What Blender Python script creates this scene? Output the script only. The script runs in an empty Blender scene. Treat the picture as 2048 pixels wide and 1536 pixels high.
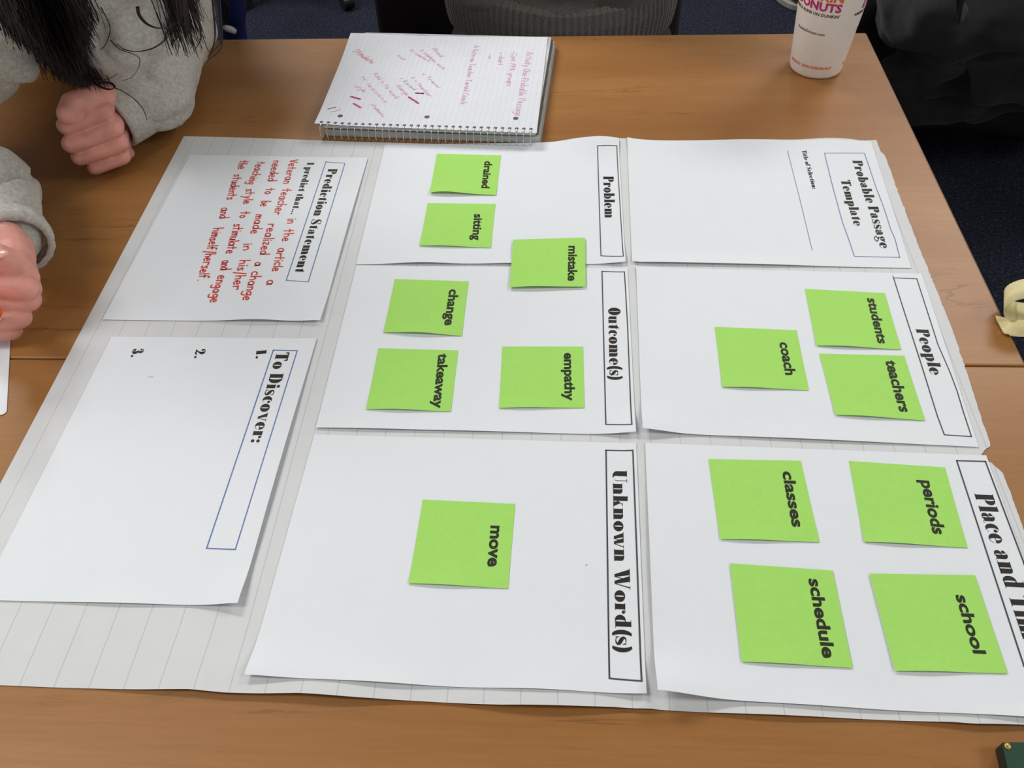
import bpy, bmesh, math, random
import numpy as np
from mathutils import Vector, noise
random.seed(7)
S = bpy.context.scene
C = S.collection
PI = math.pi
# ------------------------------------------------------------------ camera, light, exposure
TT = 0.74                      # height of the table top above the floor
F_PX, PITCH, ROLL, CAM_H, YAW = 1713.57, 0.853853, -0.045153, 0.587987, math.radians(4.1)
def _basis():
    cp, sp = math.cos(PITCH), math.sin(PITCH)
    right = np.array([1, 0, 0.]); fwd = np.array([0, cp, -sp]); up = np.array([0, sp, cp])
    c, s = math.cos(ROLL), math.sin(ROLL)
    r2 = c*right + s*up; u2 = -s*right + c*up
    a, b = math.cos(YAW), math.sin(YAW)
    Rz = np.array([[a, -b, 0], [b, a, 0], [0, 0, 1]])
    return Rz@r2, Rz@u2, Rz@fwd
CR, CU, CF = _basis()
CAM = np.array([0, 0, TT+CAM_H])
def at(px, py, h=0.0):
    """the point at height h above the table top that the photograph shows at pixel (px, py)"""
    d = (px-1024)*CR - (py-768)*CU + F_PX*CF
    t = (h-CAM_H)/d[2]
    return CAM + t*d
from mathutils import Matrix
cam = bpy.data.objects.new('camera', bpy.data.cameras.new('camera')); C.objects.link(cam)
cam.matrix_world = Matrix([[CR[0], CU[0], -CF[0], 0], [CR[1], CU[1], -CF[1], 0], [CR[2], CU[2], -CF[2], CAM[2]], [0, 0, 0, 1]])
cam.data.sensor_width = 36; cam.data.lens = F_PX/2048*36; cam.data.clip_start = .02
S.camera = cam
S.view_settings.view_transform = 'Standard'; S.view_settings.look = 'None'
S.view_settings.exposure = 0.12; S.view_settings.gamma = 1; S.view_settings.use_curve_mapping = False
w = bpy.data.worlds.new('room_air'); S.world = w; w.use_nodes = True
w.node_tree.nodes['Background'].inputs[0].default_value = (.8, .85, 1, 1); w.node_tree.nodes['Background'].inputs[1].default_value = .3
CEIL = 2.75
def area(x, y, power, sx=1.2, sy=.6, col=(1, .98, .955), z=CEIL-.03):
    l = bpy.data.lights.new('ceiling_light', 'AREA'); l.shape = 'RECTANGLE'; l.size = sx; l.size_y = sy; l.energy = power; l.color = col
    o = bpy.data.objects.new('ceiling_light', l); C.objects.link(o); o.location = (x, y, z); return o
area(-1.5, 2.6, 64); area(1.75, 2.8, 44); area(-1.6, .2, 20); area(2.5, .2, 26); area(-1.5, -2.2, 14); area(1.75, -2.4, 14); area(.2, 4.4, 22)

# ------------------------------------------------------------------ helpers
def tag(o, label=None, cat=None, group=None, kind=None):
    if label: o['label'] = label
    if cat: o['category'] = cat
    if group: o['group'] = group
    if kind: o['kind'] = kind
    return o
def empty(name, loc=(0, 0, 0), rz=0):
    o = bpy.data.objects.new(name, None); C.objects.link(o); o.location = loc; o.rotation_euler = (0, 0, rz); o.empty_display_size = .05
    return o
def mobj(name, verts, faces, m, parent=None, smooth=False):
    me = bpy.data.meshes.new(name); me.from_pydata([tuple(map(float, v)) for v in verts], [], faces); me.update()
    if m: me.materials.append(m)
    if smooth: me.polygons.foreach_set('use_smooth', [True]*len(me.polygons))
    o = bpy.data.objects.new(name, me); C.objects.link(o)
    if parent: o.parent = parent
    return o
def bobj(name, bm, m, parent=None, smooth=False):
    bmesh.ops.recalc_face_normals(bm, faces=bm.faces)
    me = bpy.data.meshes.new(name); bm.to_mesh(me); bm.free()
    if m: me.materials.append(m)
    if smooth: me.polygons.foreach_set('use_smooth', [True]*len(me.polygons))
    o = bpy.data.objects.new(name, me); C.objects.link(o)
    if parent: o.parent = parent
    return o
def box(x0, x1, y0, y1, z0, z1, bev=0.0, seg=2, bm=None):
    own = bm is None
    bm = bm or bmesh.new()
    b2 = bmesh.new()
    bmesh.ops.create_cube(b2, size=1)
    for v in b2.verts:
        v.co = Vector(((x0+x1)/2+v.co.x*(x1-x0), (y0+y1)/2+v.co.y*(y1-y0), (z0+z1)/2+v.co.z*(z1-z0)))
    if bev: bmesh.ops.bevel(b2, geom=b2.edges[:], offset=bev, segments=seg, affect='EDGES', profile=.5)
    me = bpy.data.meshes.new('tmp'); b2.to_mesh(me); b2.free(); bm.from_mesh(me); bpy.data.meshes.remove(me)
    return bm
def frame_of(d):
    d = np.array(d, float); d /= np.linalg.norm(d)
    a = np.array([0, 0, 1.]) if abs(d[2]) < .9 else np.array([1., 0, 0])
    u = np.cross(a, d); u /= np.linalg.norm(u); return u, np.cross(d, u), d
def tube_geo(pts, rad, n=8, cap=True, flat=None):
    """rings along a polyline; returns verts, faces"""
    P = [np.array(p, float) for p in pts]; V = []; Fc = []
    if not hasattr(rad, '__len__'): rad = [rad]*len(P)
    u = None
    for i, p in enumerate(P):
        d = P[min(i+1, len(P)-1)]-P[max(i-1, 0)]; d /= (np.linalg.norm(d)+1e-12)
        if u is None: u, v, _ = frame_of(d)
        else:
            u = u-d*np.dot(u, d); u /= np.linalg.norm(u); v = np.cross(d, u)
        for k in range(n):
            t = 2*PI*k/n; V.append(p+rad[i]*(math.cos(t)*u+math.sin(t)*(v if flat is None else v*flat)))
    m = len(P)
    for i in range(m-1):
        for k in range(n):
            Fc.append((i*n+k, i*n+(k+1) % n, (i+1)*n+(k+1) % n, (i+1)*n+k))
    if cap: Fc.append(tuple(range(n-1, -1, -1))); Fc.append(tuple((m-1)*n+k for k in range(n)))
    return V, Fc
def join_geo(parts):
    V = []; Fc = []
    for v, f in parts:
        o = len(V); V += list(v); Fc += [tuple(i+o for i in q) for q in f]
    return V, Fc
def lathe_geo(prof, n=32, c=(0, 0, 0)):
    V = []; Fc = []
    for r, z in prof:
        for k in range(n): t = 2*PI*k/n; V.append((c[0]+r*math.cos(t), c[1]+r*math.sin(t), c[2]+z))
    for i in range(len(prof)-1):
        for k in range(n): Fc.append((i*n+k, i*n+(k+1) % n, (i+1)*n+(k+1) % n, (i+1)*n+k))
    return V, Fc
def capsule(p0, r0, p1, r1, n=16, rings=5, sq=(1, 1)):
    p0 = np.array(p0, float); p1 = np.array(p1, float)
    u, v, d = frame_of(p1-p0+1e-9)
    V = []; Fc = []; R = []
    for i in range(rings+1):
        a = PI/2*i/rings; R.append((p0-d*r0*math.cos(a), max(r0*math.sin(a), 1e-5)))
    for i in range(rings+1):
        a = PI/2*i/rings; R.append((p1+d*r1*math.sin(a), max(r1*math.cos(a), 1e-5)))
    for p, r in R:
        for k in range(n):
            t = 2*PI*k/n; V.append(p+r*(sq[0]*math.cos(t)*u+sq[1]*math.sin(t)*v))
    for i in range(len(R)-1):
        for k in range(n): Fc.append((i*n+k, i*n+(k+1) % n, (i+1)*n+(k+1) % n, (i+1)*n+k))
    Fc.append(tuple(range(n-1, -1, -1))); Fc.append(tuple((len(R)-1)*n+k for k in range(n)))
    return V, Fc
def ellipsoid(c, rx, ry, rz, n=24, m=14):
    V = []; Fc = []
    for i in range(m+1):
        a = PI*i/m
        for k in range(n): t = 2*PI*k/n; V.append((c[0]+rx*max(math.sin(a), 1e-4)*math.cos(t), c[1]+ry*max(math.sin(a), 1e-4)*math.sin(t), c[2]-rz*math.cos(a)))
    for i in range(m):
        for k in range(n): Fc.append((i*n+k, i*n+(k+1) % n, (i+1)*n+(k+1) % n, (i+1)*n+k))
    Fc.append(tuple(range(n-1, -1, -1))); Fc.append(tuple(m*n+k for k in range(n)))
    return V, Fc
def remeshed(name, geos, voxel, m, parent=None, smooth_it=2, disp=None):
    """one continuous skin over overlapping volumes"""
    V, Fc = join_geo(geos)
    o = mobj(name+'_t', V, Fc, None)
    md = o.modifiers.new('r', 'REMESH'); md.mode = 'VOXEL'; md.voxel_size = voxel
    if smooth_it:
        ms = o.modifiers.new('s', 'SMOOTH'); ms.factor = .5; ms.iterations = smooth_it
    dg = bpy.context.evaluated_depsgraph_get(); dg.update()
    me = bpy.data.meshes.new_from_object(o.evaluated_get(dg))
    om = o.data; bpy.data.objects.remove(o); bpy.data.meshes.remove(om)
    me.name = name
    if disp:
        n = len(me.vertices); co = np.empty(n*3); me.vertices.foreach_get('co', co); co = co.reshape(-1, 3)
        nr = np.empty(n*3); me.vertices.foreach_get('normal', nr); nr = nr.reshape(-1, 3)
        d = np.array([disp(c) for c in co]); co = co+nr*d[:, None]
        me.vertices.foreach_set('co', co.ravel()); me.update()
    me.materials.clear(); me.materials.append(m)
    me.polygons.foreach_set('use_smooth', [True]*len(me.polygons))
    r = bpy.data.objects.new(name, me); C.objects.link(r)
    if parent: r.parent = parent
    return r
def solid(o, t=.00018):
    md = o.modifiers.new('thickness', 'SOLIDIFY'); md.thickness = t; md.offset = -1
    return o

# ------------------------------------------------------------------ materials
def lin(c):
    return tuple(((v/255)/12.92 if v/255 <= .04045 else ((v/255+.055)/1.055)**2.4) for v in c)+(1,)
def mat(name, rgb, rough=.6, metal=0, noise_s=0, noise_a=.1, bump=0, bump_s=200, spec=.5, stretch=None, sheen=0, detail=4):
    m = bpy.data.materials.new(name); m.use_nodes = True; nt = m.node_tree; b = nt.nodes['Principled BSDF']
    b.inputs['Roughness'].default_value = rough; b.inputs['Metallic'].default_value = metal
    b.inputs['Specular IOR Level'].default_value = spec
    if sheen: b.inputs['Sheen Weight'].default_value = sheen
    tc = nt.nodes.new('ShaderNodeTexCoord'); mp = nt.nodes.new('ShaderNodeMapping')
    nt.links.new(tc.outputs['Object'], mp.inputs['Vector'])
    if stretch: mp.inputs['Scale'].default_value = stretch
    if noise_s:
        n = nt.nodes.new('ShaderNodeTexNoise'); n.inputs['Scale'].default_value = noise_s; n.inputs['Detail'].default_value = detail
        nt.links.new(mp.outputs[0], n.inputs['Vector'])
        r = nt.nodes.new('ShaderNodeValToRGB'); c = lin(rgb)
        r.color_ramp.elements[0].position = .3; r.color_ramp.elements[1].position = .7
        r.color_ramp.elements[0].color = tuple(v*(1-noise_a) for v in c[:3])+(1,)
        r.color_ramp.elements[1].color = tuple(min(1, v*(1+noise_a)) for v in c[:3])+(1,)
        nt.links.new(n.outputs['Fac'], r.inputs[0]); nt.links.new(r.outputs[0], b.inputs['Base Color'])
    else:
        b.inputs['Base Color'].default_value = lin(rgb)
    if bump:
        n2 = nt.nodes.new('ShaderNodeTexNoise'); n2.inputs['Scale'].default_value = bump_s; n2.inputs['Detail'].default_value = 3
        nt.links.new(mp.outputs[0], n2.inputs['Vector'])
        bp = nt.nodes.new('ShaderNodeBump'); bp.inputs['Strength'].default_value = bump; bp.inputs['Distance'].default_value = .001
        nt.links.new(n2.outputs['Fac'], bp.inputs['Height']); nt.links.new(bp.outputs[0], b.inputs['Normal'])
    return m
def math_node(nt, op, a, b=None, c=None):
    n = nt.nodes.new('ShaderNodeMath'); n.operation = op
    for i, v in enumerate((a, b, c)):
        if v is None: continue
        if isinstance(v, (int, float)): n.inputs[i].default_value = v
        else: nt.links.new(v, n.inputs[i])
    return n.outputs[0]
def wood_mat():
    m = bpy.data.materials.new('maple_laminate'); m.use_nodes = True; nt = m.node_tree; b = nt.nodes['Principled BSDF']; L = nt.links.new
    tc = nt.nodes.new('ShaderNodeTexCoord')
    def noi(scale, st, detail=4, rough=.55, dist=0.):
        mp = nt.nodes.new('ShaderNodeMapping'); mp.inputs['Scale'].default_value = st; L(tc.outputs['Object'], mp.inputs[0])
        n = nt.nodes.new('ShaderNodeTexNoise'); n.inputs['Scale'].default_value = scale; n.inputs['Detail'].default_value = detail
        n.inputs['Roughness'].default_value = rough; n.inputs['Distortion'].default_value = dist; L(mp.outputs[0], n.inputs[0]); return n.outputs['Fac']
    broad = noi(1.6, (1, 7, 1), 3, .5, .3)
    fine = noi(14, (1, 22, 1), 6, .7)
    r1 = nt.nodes.new('ShaderNodeValToRGB'); cr = r1.color_ramp
    cr.elements[0].position = .3; cr.elements[0].color = lin((149, 100, 50)); cr.elements[1].position = .72; cr.elements[1].color = lin((168, 121, 70))
    L(broad, r1.inputs[0])
    r2 = nt.nodes.new('ShaderNodeValToRGB'); cr = r2.color_ramp
    cr.elements[0].position = .3; cr.elements[0].color = (.90, .885, .87, 1); cr.elements[1].position = .62; cr.elements[1].color = (1.03, 1.02, 1.01, 1)
    L(fine, r2.inputs[0])
    mx = nt.nodes.new('ShaderNodeMix'); mx.data_type = 'RGBA'; mx.blend_type = 'MULTIPLY'; mx.inputs[0].default_value = 1
    L(r1.outputs[0], mx.inputs[6]); L(r2.outputs[0], mx.inputs[7])
    # thin wandering growth lines: contours of a stretched noise, broken up by a second one
    cont = noi(2.4, (1, 5.5, 1), 6, .62, 1.2)
    k = math_node(nt, 'MULTIPLY', cont, 5.0); k = math_node(nt, 'FRACT', k); k = math_node(nt, 'SUBTRACT', k, .5); k = math_node(nt, 'ABSOLUTE', k)
    ln = math_node(nt, 'LESS_THAN', k, .035)
    brk = noi(7, (1, 2, 1), 2); bk = nt.nodes.new('ShaderNodeMapRange'); bk.inputs[1].default_value = .5; bk.inputs[2].default_value = .68; L(brk, bk.inputs[0])
    kk = nt.nodes.new('ShaderNodeMapRange'); kk.inputs[1].default_value = .0; kk.inputs[2].default_value = .07; kk.inputs[3].default_value = 1; kk.inputs[4].default_value = 0; L(k, kk.inputs[0])
    fac = math_node(nt, 'MULTIPLY', kk.outputs[0], bk.outputs[0]); fac = math_node(nt, 'MULTIPLY', fac, .62)
    mx2 = nt.nodes.new('ShaderNodeMix'); mx2.data_type = 'RGBA'; L(fac, mx2.inputs[0]); L(mx.outputs[2], mx2.inputs[6]); mx2.inputs[7].default_value = lin((92, 56, 28))
    L(mx2.outputs[2], b.inputs['Base Color'])
    b.inputs['Roughness'].default_value = .42; b.inputs['Specular IOR Level'].default_value = .42
    n2 = noi(60, (1, 12, 1), 3); bp = nt.nodes.new('ShaderNodeBump'); bp.inputs['Strength'].default_value = .08; bp.inputs['Distance'].default_value = .0005
    L(n2, bp.inputs['Height']); L(bp.outputs[0], b.inputs['Normal'])
    return m
def ruled_mat(name, rgb, line_rgb, spacing, ang, phase, width, rough=.75, crumple=0., fade=.6, noise_a=.02):
    """paper with parallel printed rules; ang is the direction across the rules"""
    m = bpy.data.materials.new(name); m.use_nodes = True; nt = m.node_tree; b = nt.nodes['Principled BSDF']; L = nt.links.new
    tc = nt.nodes.new('ShaderNodeTexCoord'); mp = nt.nodes.new('ShaderNodeMapping'); mp.inputs['Rotation'].default_value = (0, 0, -ang)
    L(tc.outputs['Object'], mp.inputs[0]); sx = nt.nodes.new('ShaderNodeSeparateXYZ'); L(mp.outputs[0], sx.inputs[0])
    k = math_node(nt, 'SUBTRACT', sx.outputs[0], phase); k = math_node(nt, 'DIVIDE', k, spacing); k = math_node(nt, 'ADD', k, .5); k = math_node(nt, 'FRACT', k)
    k = math_node(nt, 'SUBTRACT', k, .5); k = math_node(nt, 'ABSOLUTE', k)
    ln = math_node(nt, 'LESS_THAN', k, width/2/spacing); ln = math_node(nt, 'MULTIPLY', ln, fade)
    mx = nt.nodes.new('ShaderNodeMix'); mx.data_type = 'RGBA'; L(ln, mx.inputs[0])
    n = nt.nodes.new('ShaderNodeTexNoise'); n.inputs['Scale'].default_value = 60; n.inputs['Detail'].default_value = 5; L(tc.outputs['Object'], n.inputs[0])
    r = nt.nodes.new('ShaderNodeValToRGB'); c = lin(rgb); r.color_ramp.elements[0].position = .3; r.color_ramp.elements[1].position = .7
    r.color_ramp.elements[0].color = tuple(v*(1-noise_a) for v in c[:3])+(1,); r.color_ramp.elements[1].color = tuple(min(1, v*(1+noise_a)) for v in c[:3])+(1,)
    L(n.outputs['Fac'], r.inputs[0]); L(r.outputs[0], mx.inputs[6]); mx.inputs[7].default_value = lin(line_rgb)
    L(mx.outputs[2], b.inputs['Base Color']); b.inputs['Roughness'].default_value = rough; b.inputs['Specular IOR Level'].default_value = .3
    if crumple:
        n2 = nt.nodes.new('ShaderNodeTexNoise'); n2.inputs['Scale'].default_value = 18; n2.inputs['Detail'].default_value = 4; L(tc.outputs['Object'], n2.inputs[0])
        bp = nt.nodes.new('ShaderNodeBump'); bp.inputs['Strength'].default_value = crumple; bp.inputs['Distance'].default_value = .004
        L(n2.outputs['Fac'], bp.inputs['Height']); L(bp.outputs[0], b.inputs['Normal'])
    return m
def rib_mat(name, rgb, count_scale, rough=.9):
    return mat(name, rgb, rough, noise_s=400, noise_a=.25, bump=.5, bump_s=900, sheen=.3)
M = {}
M['wood'] = wood_mat()
M['band'] = mat('dark_edge_band', (46, 34, 30), .5, noise_s=50)
M['paper'] = mat('printer_paper', (230, 236, 243), .7, noise_s=40, noise_a=.006, bump=.04, bump_s=600, spec=.3)
M['sticky'] = mat('green_sticky_paper', (168, 227, 110), .75, noise_s=250, noise_a=.02, bump=.05, bump_s=800, spec=.25)
M['ink'] = mat('black_print', (40, 37, 32), .6, noise_s=900, noise_a=.15, spec=.3)
M['stickyink'] = mat('black_print_on_green', (38, 42, 28), .6, noise_s=900, noise_a=.12, spec=.3)
M['blue'] = mat('blue_print_line', (92, 116, 178), .6, noise_s=300, noise_a=.1)
M['violet'] = mat('violet_print_line', (128, 130, 178), .6, noise_s=300, noise_a=.1)
M['grey'] = mat('dark_print_line', (62, 64, 68), .6, noise_s=300, noise_a=.1)
M['greyl'] = mat('grey_print_line', (150, 154, 162), .6, noise_s=300, noise_a=.1)
M['red'] = mat('red_marker_ink', (212, 62, 52), .55, noise_s=300, noise_a=.12)
M['pink'] = mat('pink_pen_ink', (224, 158, 200), .6, noise_s=300, noise_a=.15)
M['magenta'] = mat('magenta_pen_ink', (226, 96, 176), .6, noise_s=500, noise_a=.3)
M['purple'] = mat('purple_pen_ink', (110, 52, 120), .6, noise_s=300, noise_a=.1)
M['orange'] = mat('orange_red_pen_ink', (222, 104, 70), .6, noise_s=300, noise_a=.2)
M['pencil'] = mat('pencil_grey', (182, 184, 192), .6, noise_s=300, noise_a=.1)
M['skin'] = mat('skin', (224, 158, 146), .5, noise_s=38, noise_a=.16, bump=.25, bump_s=420, spec=.35)
M['skin'].node_tree.nodes['Principled BSDF'].inputs['Subsurface Weight'].default_value = .08
M['nail'] = mat('fingernail', (226, 168, 156), .3, noise_s=60, noise_a=.03)
M['sweat'] = mat('heather_grey_fleece', (184, 182, 176), .95, noise_s=260, noise_a=.2, bump=.7, bump_s=700, sheen=.25, detail=6)
M['cuffin'] = mat('fleece_lining', (196, 188, 180), .95, noise_s=300, noise_a=.15, bump=.8, bump_s=500, sheen=.4)
M['hair'] = mat('dark_brown_hair', (28, 18, 16), .5, noise_s=30, noise_a=.5, spec=.25, stretch=(1, 1, .2))
M['knit'] = mat('charcoal_knit', (112, 110, 106), .95, noise_s=500, noise_a=.3, bump=.9, bump_s=900, sheen=.2)
M['jeans'] = mat('black_trousers', (26, 24, 30), .9, noise_s=400, noise_a=.3, bump=.4, bump_s=900)
M['jacket'] = mat('black_jacket_cloth', (52, 52, 54), .85, noise_s=500, noise_a=.25, bump=.4, bump_s=1200, sheen=.1)
M['jacketd'] = mat('near_black_cloth', (22, 22, 26), .8, noise_s=300, noise_a=.3)
M['chair'] = mat('black_chair_plastic', (20, 20, 22), .45, noise_s=100, noise_a=.2)
M['chairf'] = mat('black_chair_fabric', (34, 24, 30), .95, noise_s=500, noise_a=.4, bump=.6, bump_s=900)
M['steel'] = mat('bright_steel_wire', (205, 205, 202), .28, metal=1, noise_s=50, noise_a=.05)
M['chrome'] = mat('brushed_steel', (150, 150, 152), .3, metal=1, noise_s=50, noise_a=.08)
M['cup'] = mat('white_foam_cup', (240, 236, 232), .55, noise_s=260, noise_a=.02, bump=.25, bump_s=260, spec=.35)
M['cupin'] = mat('iced_drink', (150, 110, 80), .1, noise_s=10)
M['cup_orange'] = mat('orange_cup_print', (236, 104, 48), .5, noise_s=200, noise_a=.05)
M['cup_pink'] = mat('pink_cup_print', (196, 30, 122), .5, noise_s=200, noise_a=.05)
M['cup_brown'] = mat('brown_cup_print', (78, 58, 50), .5, noise_s=200, noise_a=.05)
M['nb_cover'] = mat('grey_card_cover', (158, 160, 162), .5, noise_s=40, noise_a=.06)
M['nb_stack'] = mat('notebook_page_edges', (190, 192, 194), .8, noise_s=30, noise_a=.25, stretch=(1, 1, 60))
M['nb_dark'] = mat('olive_divider_card', (96, 94, 82), .7, noise_s=30, noise_a=.15, stretch=(1, 1, 40))
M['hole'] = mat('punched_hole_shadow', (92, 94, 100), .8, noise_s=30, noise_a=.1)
M['tape'] = mat('cream_masking_tape', (222, 212, 160), .7, noise_s=120, noise_a=.06, bump=.35, bump_s=260)
M['green'] = mat('dark_green_plastic', (30, 70, 54), .4, noise_s=30, noise_a=.08)
M['blackp'] = mat('black_rubber', (38, 34, 32), .6, noise_s=40, noise_a=.1)
M['brass'] = mat('brass', (206, 176, 78), .35, metal=.6, noise_s=30)
M['marker'] = mat('orange_marker_plastic', (255, 96, 28), .35, noise_s=30, noise_a=.03)
M['markerw'] = mat('white_marker_plastic', (235, 235, 232), .35, noise_s=30, noise_a=.03)
M['bluec'] = mat('royal_blue_nylon', (36, 44, 112), .6, noise_s=200, noise_a=.15, bump=.3, bump_s=600)
M['cord'] = mat('white_cord', (210, 210, 214), .7, noise_s=400, noise_a=.1, bump=.4, bump_s=900)
M['shoe'] = mat('dark_brown_leather', (62, 46, 42), .45, noise_s=60, noise_a=.2)
M['sole'] = mat('pale_rubber_sole', (150, 150, 145), .7, noise_s=60, noise_a=.1)
M['wall'] = mat('painted_wall', (205, 200, 190), .9, noise_s=20, noise_a=.02, bump=.1, bump_s=200)
M['ceil'] = mat('ceiling_tile', (225, 225, 220), .95, noise_s=120, noise_a=.05)
M['base'] = mat('black_vinyl_base', (34, 34, 36), .5, noise_s=20)
def carpet_mat():
    m = bpy.data.materials.new('navy_carpet'); m.use_nodes = True; nt = m.node_tree; b = nt.nodes['Principled BSDF']; L = nt.links.new
    tc = nt.nodes.new('ShaderNodeTexCoord')
    n = nt.nodes.new('ShaderNodeTexNoise'); n.inputs['Scale'].default_value = 140; n.inputs['Detail'].default_value = 6; n.inputs['Roughness'].default_value = .8; L(tc.outputs['Object'], n.inputs[0])
    r = nt.nodes.new('ShaderNodeValToRGB'); e = r.color_ramp.elements; e[0].position = .38; e[0].color = lin((18, 20, 32)); e[1].position = .66; e[1].color = lin((64, 70, 84))
    m1 = r.color_ramp.elements.new(.52); m1.color = lin((30, 35, 48)); L(n.outputs['Fac'], r.inputs[0])
    n3 = nt.nodes.new('ShaderNodeTexNoise'); n3.inputs['Scale'].default_value = 9; L(tc.outputs['Object'], n3.inputs[0])
    mr = nt.nodes.new('ShaderNodeMapRange'); mr.inputs[3].default_value = .75; mr.inputs[4].default_value = 1.2; L(n3.outputs['Fac'], mr.inputs[0])
    mx = nt.nodes.new('ShaderNodeMix'); mx.data_type = 'RGBA'; mx.blend_type = 'MULTIPLY'; mx.inputs[0].default_value = 1; L(r.outputs[0], mx.inputs[6]); L(mr.outputs[0], mx.inputs[7])
    L(mx.outputs[2], b.inputs['Base Color']); b.inputs['Roughness'].default_value = 1; b.inputs['Specular IOR Level'].default_value = .1
    bp = nt.nodes.new('ShaderNodeBump'); bp.inputs['Strength'].default_value = .8; bp.inputs['Distance'].default_value = .006; L(n.outputs['Fac'], bp.inputs['Height']); L(bp.outputs[0], b.inputs['Normal'])
    return m
M['carpet'] = carpet_mat()

# ------------------------------------------------------------------ the room
X0, X1, Y0, Y1 = -3.2, 3.4, -3.2, 5.4
tag(bobj('floor', box(X0-.1, X1+.1, Y0-.1, Y1+.1, -.1, 0), M['carpet']), 'navy blue speckled carpet', kind='structure')
tag(bobj('ceiling', box(X0-.1, X1+.1, Y0-.1, Y1+.1, CEIL, CEIL+.1), M['ceil']), kind='structure')
for nm, a in dict(wall_left=(X0-.1, X0, Y0, Y1), wall_right=(X1, X1+.1, Y0, Y1), wall_back=(X0-.1, X1+.1, Y1, Y1+.1), wall_front=(X0-.1, X1+.1, Y0-.1, Y0)).items():
    tag(bobj(nm, box(*a, 0, CEIL), M['wall']), kind='structure')

# ------------------------------------------------------------------ tables
def table(label, x0, x1, y0, y1, legx):
    t = empty('table', ((x0+x1)/2, (y0+y1)/2, 0)); tag(t, label, 'table', 'two wood laminate tables pushed together')
    def put(o):
        o.parent = t; o.matrix_parent_inverse = Matrix.Translation(-t.location); return o
    b = .0012
    put(bobj('tabletop', box(x0, x1, y0, y1, TT-.026, TT, .0018, 2), M['wood']))
    bm = box(x0-b, x0+.002, y0, y1, TT-.027, TT-.0022, 0); box(x1-.002, x1+b, y0, y1, TT-.027, TT-.0022, 0, bm=bm)
    box(x0, x1, y0-b*.3, y0+.002, TT-.027, TT-.0022, 0, bm=bm); box(x0, x1, y1-.002, y1+b*.3, TT-.027, TT-.0022, 0, bm=bm)
    put(bobj('edge_band', bm, M['band']))
    put(bobj('apron', box(x0+.08, x1-.08, (y0+y1)/2-.02, (y0+y1)/2+.02, TT-.09, TT-.026), M['chair']))
    for lx in legx:
        for ly in (y0+.08, y1-.08):
            V, Fc = tube_geo([(lx, ly, 0), (lx, ly, TT-.026)], .019, 16); put(mobj('leg', V, Fc, M['chair'], None))
    return t
XL, XR = -1.09, .4285
table('far wood laminate table with the notebook and foam cup on it', XL, XR, .5390, 1.16, (XL+.1, XR-.1))
table('near wood laminate table, lower half of the picture, below the seam', XL, XR+.0015, -.085, .5376, (XL+.1, XR-.1))

# ------------------------------------------------------------------ chart paper under the sheets
def W2(px, py, h=0.): p = at(px, py, h); return np.array([p[0], p[1]])
def bumps(lst, x, y):
    z = 0.
    for (cx, cy, a, rx, ry) in lst: z += a*math.exp(-((x-cx)/rx)**2-((y-cy)/ry)**2)
    return z
CH_B = []
for (px, py, a, rx, ry) in [(395, 1384, .0030, .05, .035), (650, 1394, .0045, .05, .03), (1100, 1412, .0045, .05, .035), (1190, 278, .0060, .040, .030),
                            (1960, 1448, .003, .04, .03), (1560, 1430, .0025, .05, .03), (1500, 280, .0025, .05, .02), (1660, 280, .003, .03, .02)]:
    q = W2(px, py); CH_B.append((q[0], q[1], a, rx, ry))
FA, FB = W2(1251, 281), W2(1293, 1418)
def zchart(x, y):
    z = .0006+bumps(CH_B, x, y)
    d = (FB-FA)/np.linalg.norm(FB-FA); s = abs((x-FA[0])*d[1]-(y-FA[1])*d[0])
    if s < .02: z += .0012*math.exp(-(s/.006)**2)
    return z
def poly_at(pts, t):
    """point at parameter t of a polyline by length"""
    P = [np.array(p) for p in pts]; L = [0]
    for i in range(len(P)-1): L.append(L[-1]+np.linalg.norm(P[i+1]-P[i]))
    s = t*L[-1]
    for i in range(len(P)-1):
        if s <= L[i+1]+1e-12: return P[i]+(P[i+1]-P[i])*((s-L[i])/max(L[i+1]-L[i], 1e-9))
    return P[-1]
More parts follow.
